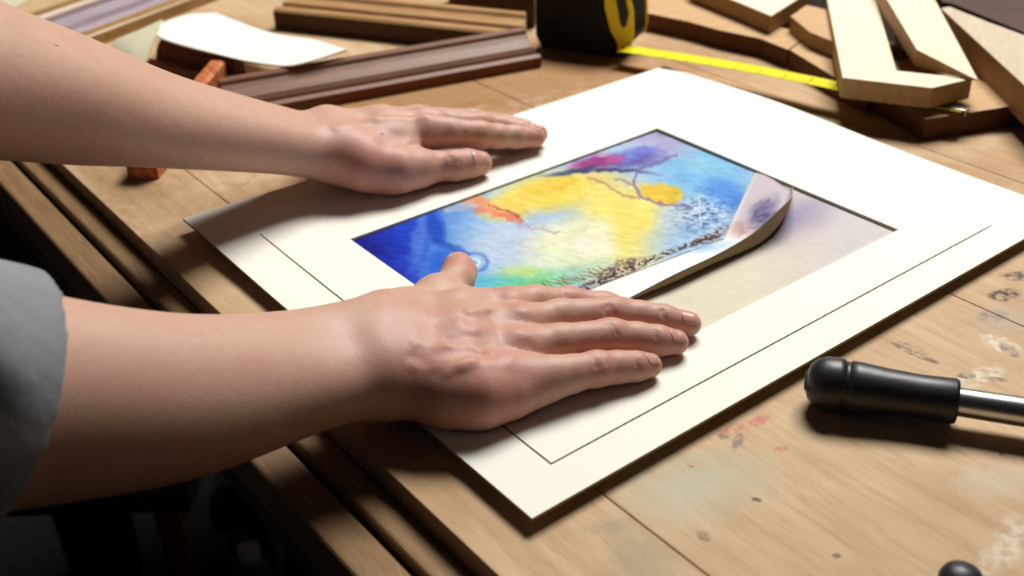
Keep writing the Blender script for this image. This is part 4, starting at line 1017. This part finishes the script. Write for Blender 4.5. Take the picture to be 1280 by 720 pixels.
def shirt_fn(P):
    r = None
    for s_ in (-1, 1):
        for (a, b, ra, rb) in ((mid + latv * s_ * .10, pel + latv * s_ * .07 + [0, 0, .02], .098, .105), (mid + latv * s_ * .05 + [0, 0, .03], shR if s_ == 1 else shL, .072, .074)):
            d_ = cone_d(P, a, b, ra, rb); r = d_ if r is None else smin(r, d_, .05)
    d_ = cone_d(P, shL, shL + (elL - shL) * .8, .08, .066); r = smin(r, d_, .03); r = smin(r, cone_d(P, mid, (mid + neck) / 2, .07, .065), .04)
    r = np.maximum(r, (P - (mid * .35 + neck * .65)) @ ((neck - mid) / np.linalg.norm(neck - mid)))
    r = np.maximum(r, (P - shL) @ ((elL - shL) / np.linalg.norm(elL - shL)) - np.linalg.norm(elL - shL) * .72)
    return np.maximum(r, pel[2] - .06 - P[:, 2]) + fold(P, 1)
lo_ = np.minimum.reduce([shR, shL, pel, elL]) - .15; hi_ = np.maximum.reduce([shR, shL, pel, elL, neck]) + .15
Vs2, Qs2 = cloth_mesh(shirt_fn, lo_, hi_, .010)
me = bpy.data.meshes.new('tshirt'); me.from_pydata((np.concatenate([Vs1, Vs2]) + OFF).tolist(), [], np.concatenate([Qs1, Qs2 + len(Vs1)]).tolist()); me.update()
link('tshirt', me, M['shirt'], person, smooth=True)
def trs_fn(P):
    r = cone_d(P, pel + latv * .05, pel - latv * .05, .112, .112)
    for s_ in (-1, 1):
        hip = pel + latv * s_ * .09; foot = np.array([hip[0] - fw[0] * .05, hip[1] - fw[1] * .05, FL + .08]); r = smin(r, cone_d(P, hip, foot, .098, .066), .03)
    return np.maximum(r, FL + .05 - P[:, 2])
foot = np.array([pel[0], pel[1], FL]); Vp, Qp = cloth_mesh(trs_fn, np.minimum(pel, foot) - .22, np.maximum(pel, foot) + .22, .012)
me = bpy.data.meshes.new('trousers'); me.from_pydata((Vp + OFF).tolist(), [], Qp.tolist()); me.update(); link('trousers', me, M['trousers'], person, smooth=True)
def hair_fn(P):
    d_ = cone_d(P, hd + [0, 0, .01], hd + np.array([0, 0, .052]) - fw * .02, .083, .090)
    return np.maximum(np.maximum(d_, (P - hd) @ fw - .045 - (P[:, 2] - hd[2]) * .5), hd[2] - .03 - P[:, 2] + (P - hd) @ fw * .8) + .002 * np.sin(P[:, 0] * 300) * np.sin(P[:, 1] * 260)
Vh, Qh = cloth_mesh(hair_fn, hd - .14, hd + .17, .006)
me = bpy.data.meshes.new('hair'); me.from_pydata((Vh + OFF).tolist(), [], Qh.tolist()); me.update(); link('hair', me, M['hair'], person, smooth=True)
def shoe(s_):
    hip = pel + latv * s_ * .09; ft = np.array([hip[0] - fw[0] * .05, hip[1] - fw[1] * .05, FL + .045])
    def fn(P): return np.maximum(smin(cone_d(P, ft, ft + fw * .16 + [0, 0, -.01], .047, .040), cone_d(P, ft, ft + [0, 0, .05], .048, .05), .02), FL + .001 - P[:, 2])
    V, Q = cloth_mesh(fn, ft - .24, ft + .26, .008); me = bpy.data.meshes.new('shoe'); me.from_pydata((V + OFF).tolist(), [], Q.tolist()); me.update(); link('shoe', me, M['trousers'], person, smooth=True)
shoe(-1); shoe(1)
# ------------------------------------------------------------------ room
M['floor'] = plain('dark_concrete', (13, 12, 12), .95, 0, 6, .3, .2)
M['wall'] = plain('workshop_wall', (120, 108, 96), .9, 0, 3, .1, .05)
def boxw(name, x0, x1, y0, y1, z0, z1, mat, parent=None, bevel=0):
    v = [(x, y, z) for z in (z0, z1) for x, y in ((x0, y0), (x1, y0), (x1, y1), (x0, y1))]
    return mesh_obj(name, v, [[3, 2, 1, 0], [4, 5, 6, 7], [0, 1, 5, 4], [1, 2, 6, 5], [2, 3, 7, 6], [3, 0, 4, 7]], mat, parent, bevel=bevel)
tag(boxw('floor', -3.2, 3.4, -1.6, 4.2, -.1, 0, M['floor']), kind='structure')
# back wall with a window opening out of view; the area lamp gives the light
wx0, wx1, wz0, wz1 = -.5, 1.9, 1.25, 2.55
v = []; 
def wallpiece(name, x0, x1, z0, z1): tag(boxw(name, x0, x1, 3.4, 3.5, z0, z1, M['wall']), kind='structure')
bm_v, bm_f = [], []
for x0, x1, z0, z1 in ((-3.2, wx0, 0, 3), (wx1, 3.4, 0, 3), (wx0, wx1, 0, wz0), (wx0, wx1, wz1, 3)):
    b = len(bm_v); bm_v += [(x, y, z) for z in (z0, z1) for x, y in ((x0, 3.4), (x1, 3.4), (x1, 3.5), (x0, 3.5))]
    bm_f += [[b + i for i in q] for q in ([3, 2, 1, 0], [4, 5, 6, 7], [0, 1, 5, 4], [1, 2, 6, 5], [2, 3, 7, 6], [3, 0, 4, 7])]
tag(mesh_obj('wall_back', bm_v, bm_f, M['wall']), kind='structure')
M['winframe'] = plain('window_paint', (200, 196, 188), .5)
wv, wf = [], []
for x0, x1, z0, z1 in ((wx0, wx1, wz0, wz0 + .06), (wx0, wx1, wz1 - .06, wz1), (wx0, wx0 + .06, wz0 + .06, wz1 - .06), (wx1 - .06, wx1, wz0 + .06, wz1 - .06), ((wx0 + wx1) / 2 - .03, (wx0 + wx1) / 2 + .03, wz0 + .06, wz1 - .06)):
    b = len(wv); wv += [(x, y, z) for z in (z0, z1) for x, y in ((x0, 3.42), (x1, 3.42), (x1, 3.48), (x0, 3.48))]
    wf += [[b + i for i in q] for q in ([3, 2, 1, 0], [4, 5, 6, 7], [0, 1, 5, 4], [1, 2, 6, 5], [2, 3, 7, 6], [3, 0, 4, 7])]
tag(mesh_obj('window_1', wv, wf, M['winframe']), kind='structure')

# ------------------------------------------------------------------ light
def area(name, loc, target, sx, sy, power, col):
    l = bpy.data.lights.new(name, 'AREA'); l.shape = 'RECTANGLE'; l.size = sx; l.size_y = sy; l.energy = power; l.color = col
    o = bpy.data.objects.new(name, l); COL.objects.link(o); o.location = loc
    o.rotation_euler = (Vector(target) - Vector(loc)).to_track_quat('-Z', 'Y').to_euler(); return o
T = (0.05, .75, .9)
area('overhead_lamp', (.80, 2.25, 3.25), T, 1.5, .9, 106, (1.0, .975, .93))
w = bpy.data.worlds.new('world'); bpy.context.scene.world = w; w.use_nodes = True
w.node_tree.nodes['Background'].inputs[0].default_value = (.95, .97, 1.0, 1); w.node_tree.nodes['Background'].inputs[1].default_value = .01

# ------------------------------------------------------------------ camera
cam = bpy.data.cameras.new('camera'); co = bpy.data.objects.new('camera', cam); COL.objects.link(co)
cam.sensor_width = 36; cam.lens = F / 1280 * 36; cam.clip_start = .02
Rm = Matrix([[RC[r][0], -RC[r][1], -RC[r][2]] for r in range(3)]).to_4x4(); Rm.translation = Vector((0, 0, HC + Z0)); co.matrix_world = Rm
cam.dof.use_dof = True; cam.dof.focus_distance = .70; cam.dof.aperture_fstop = 7.0
sc = bpy.context.scene; sc.camera = co
sc.view_settings.view_transform = 'Standard'; sc.view_settings.look = 'None'; sc.view_settings.gamma = 1; sc.view_settings.use_curve_mapping = False
sc.view_settings.exposure = 0.37
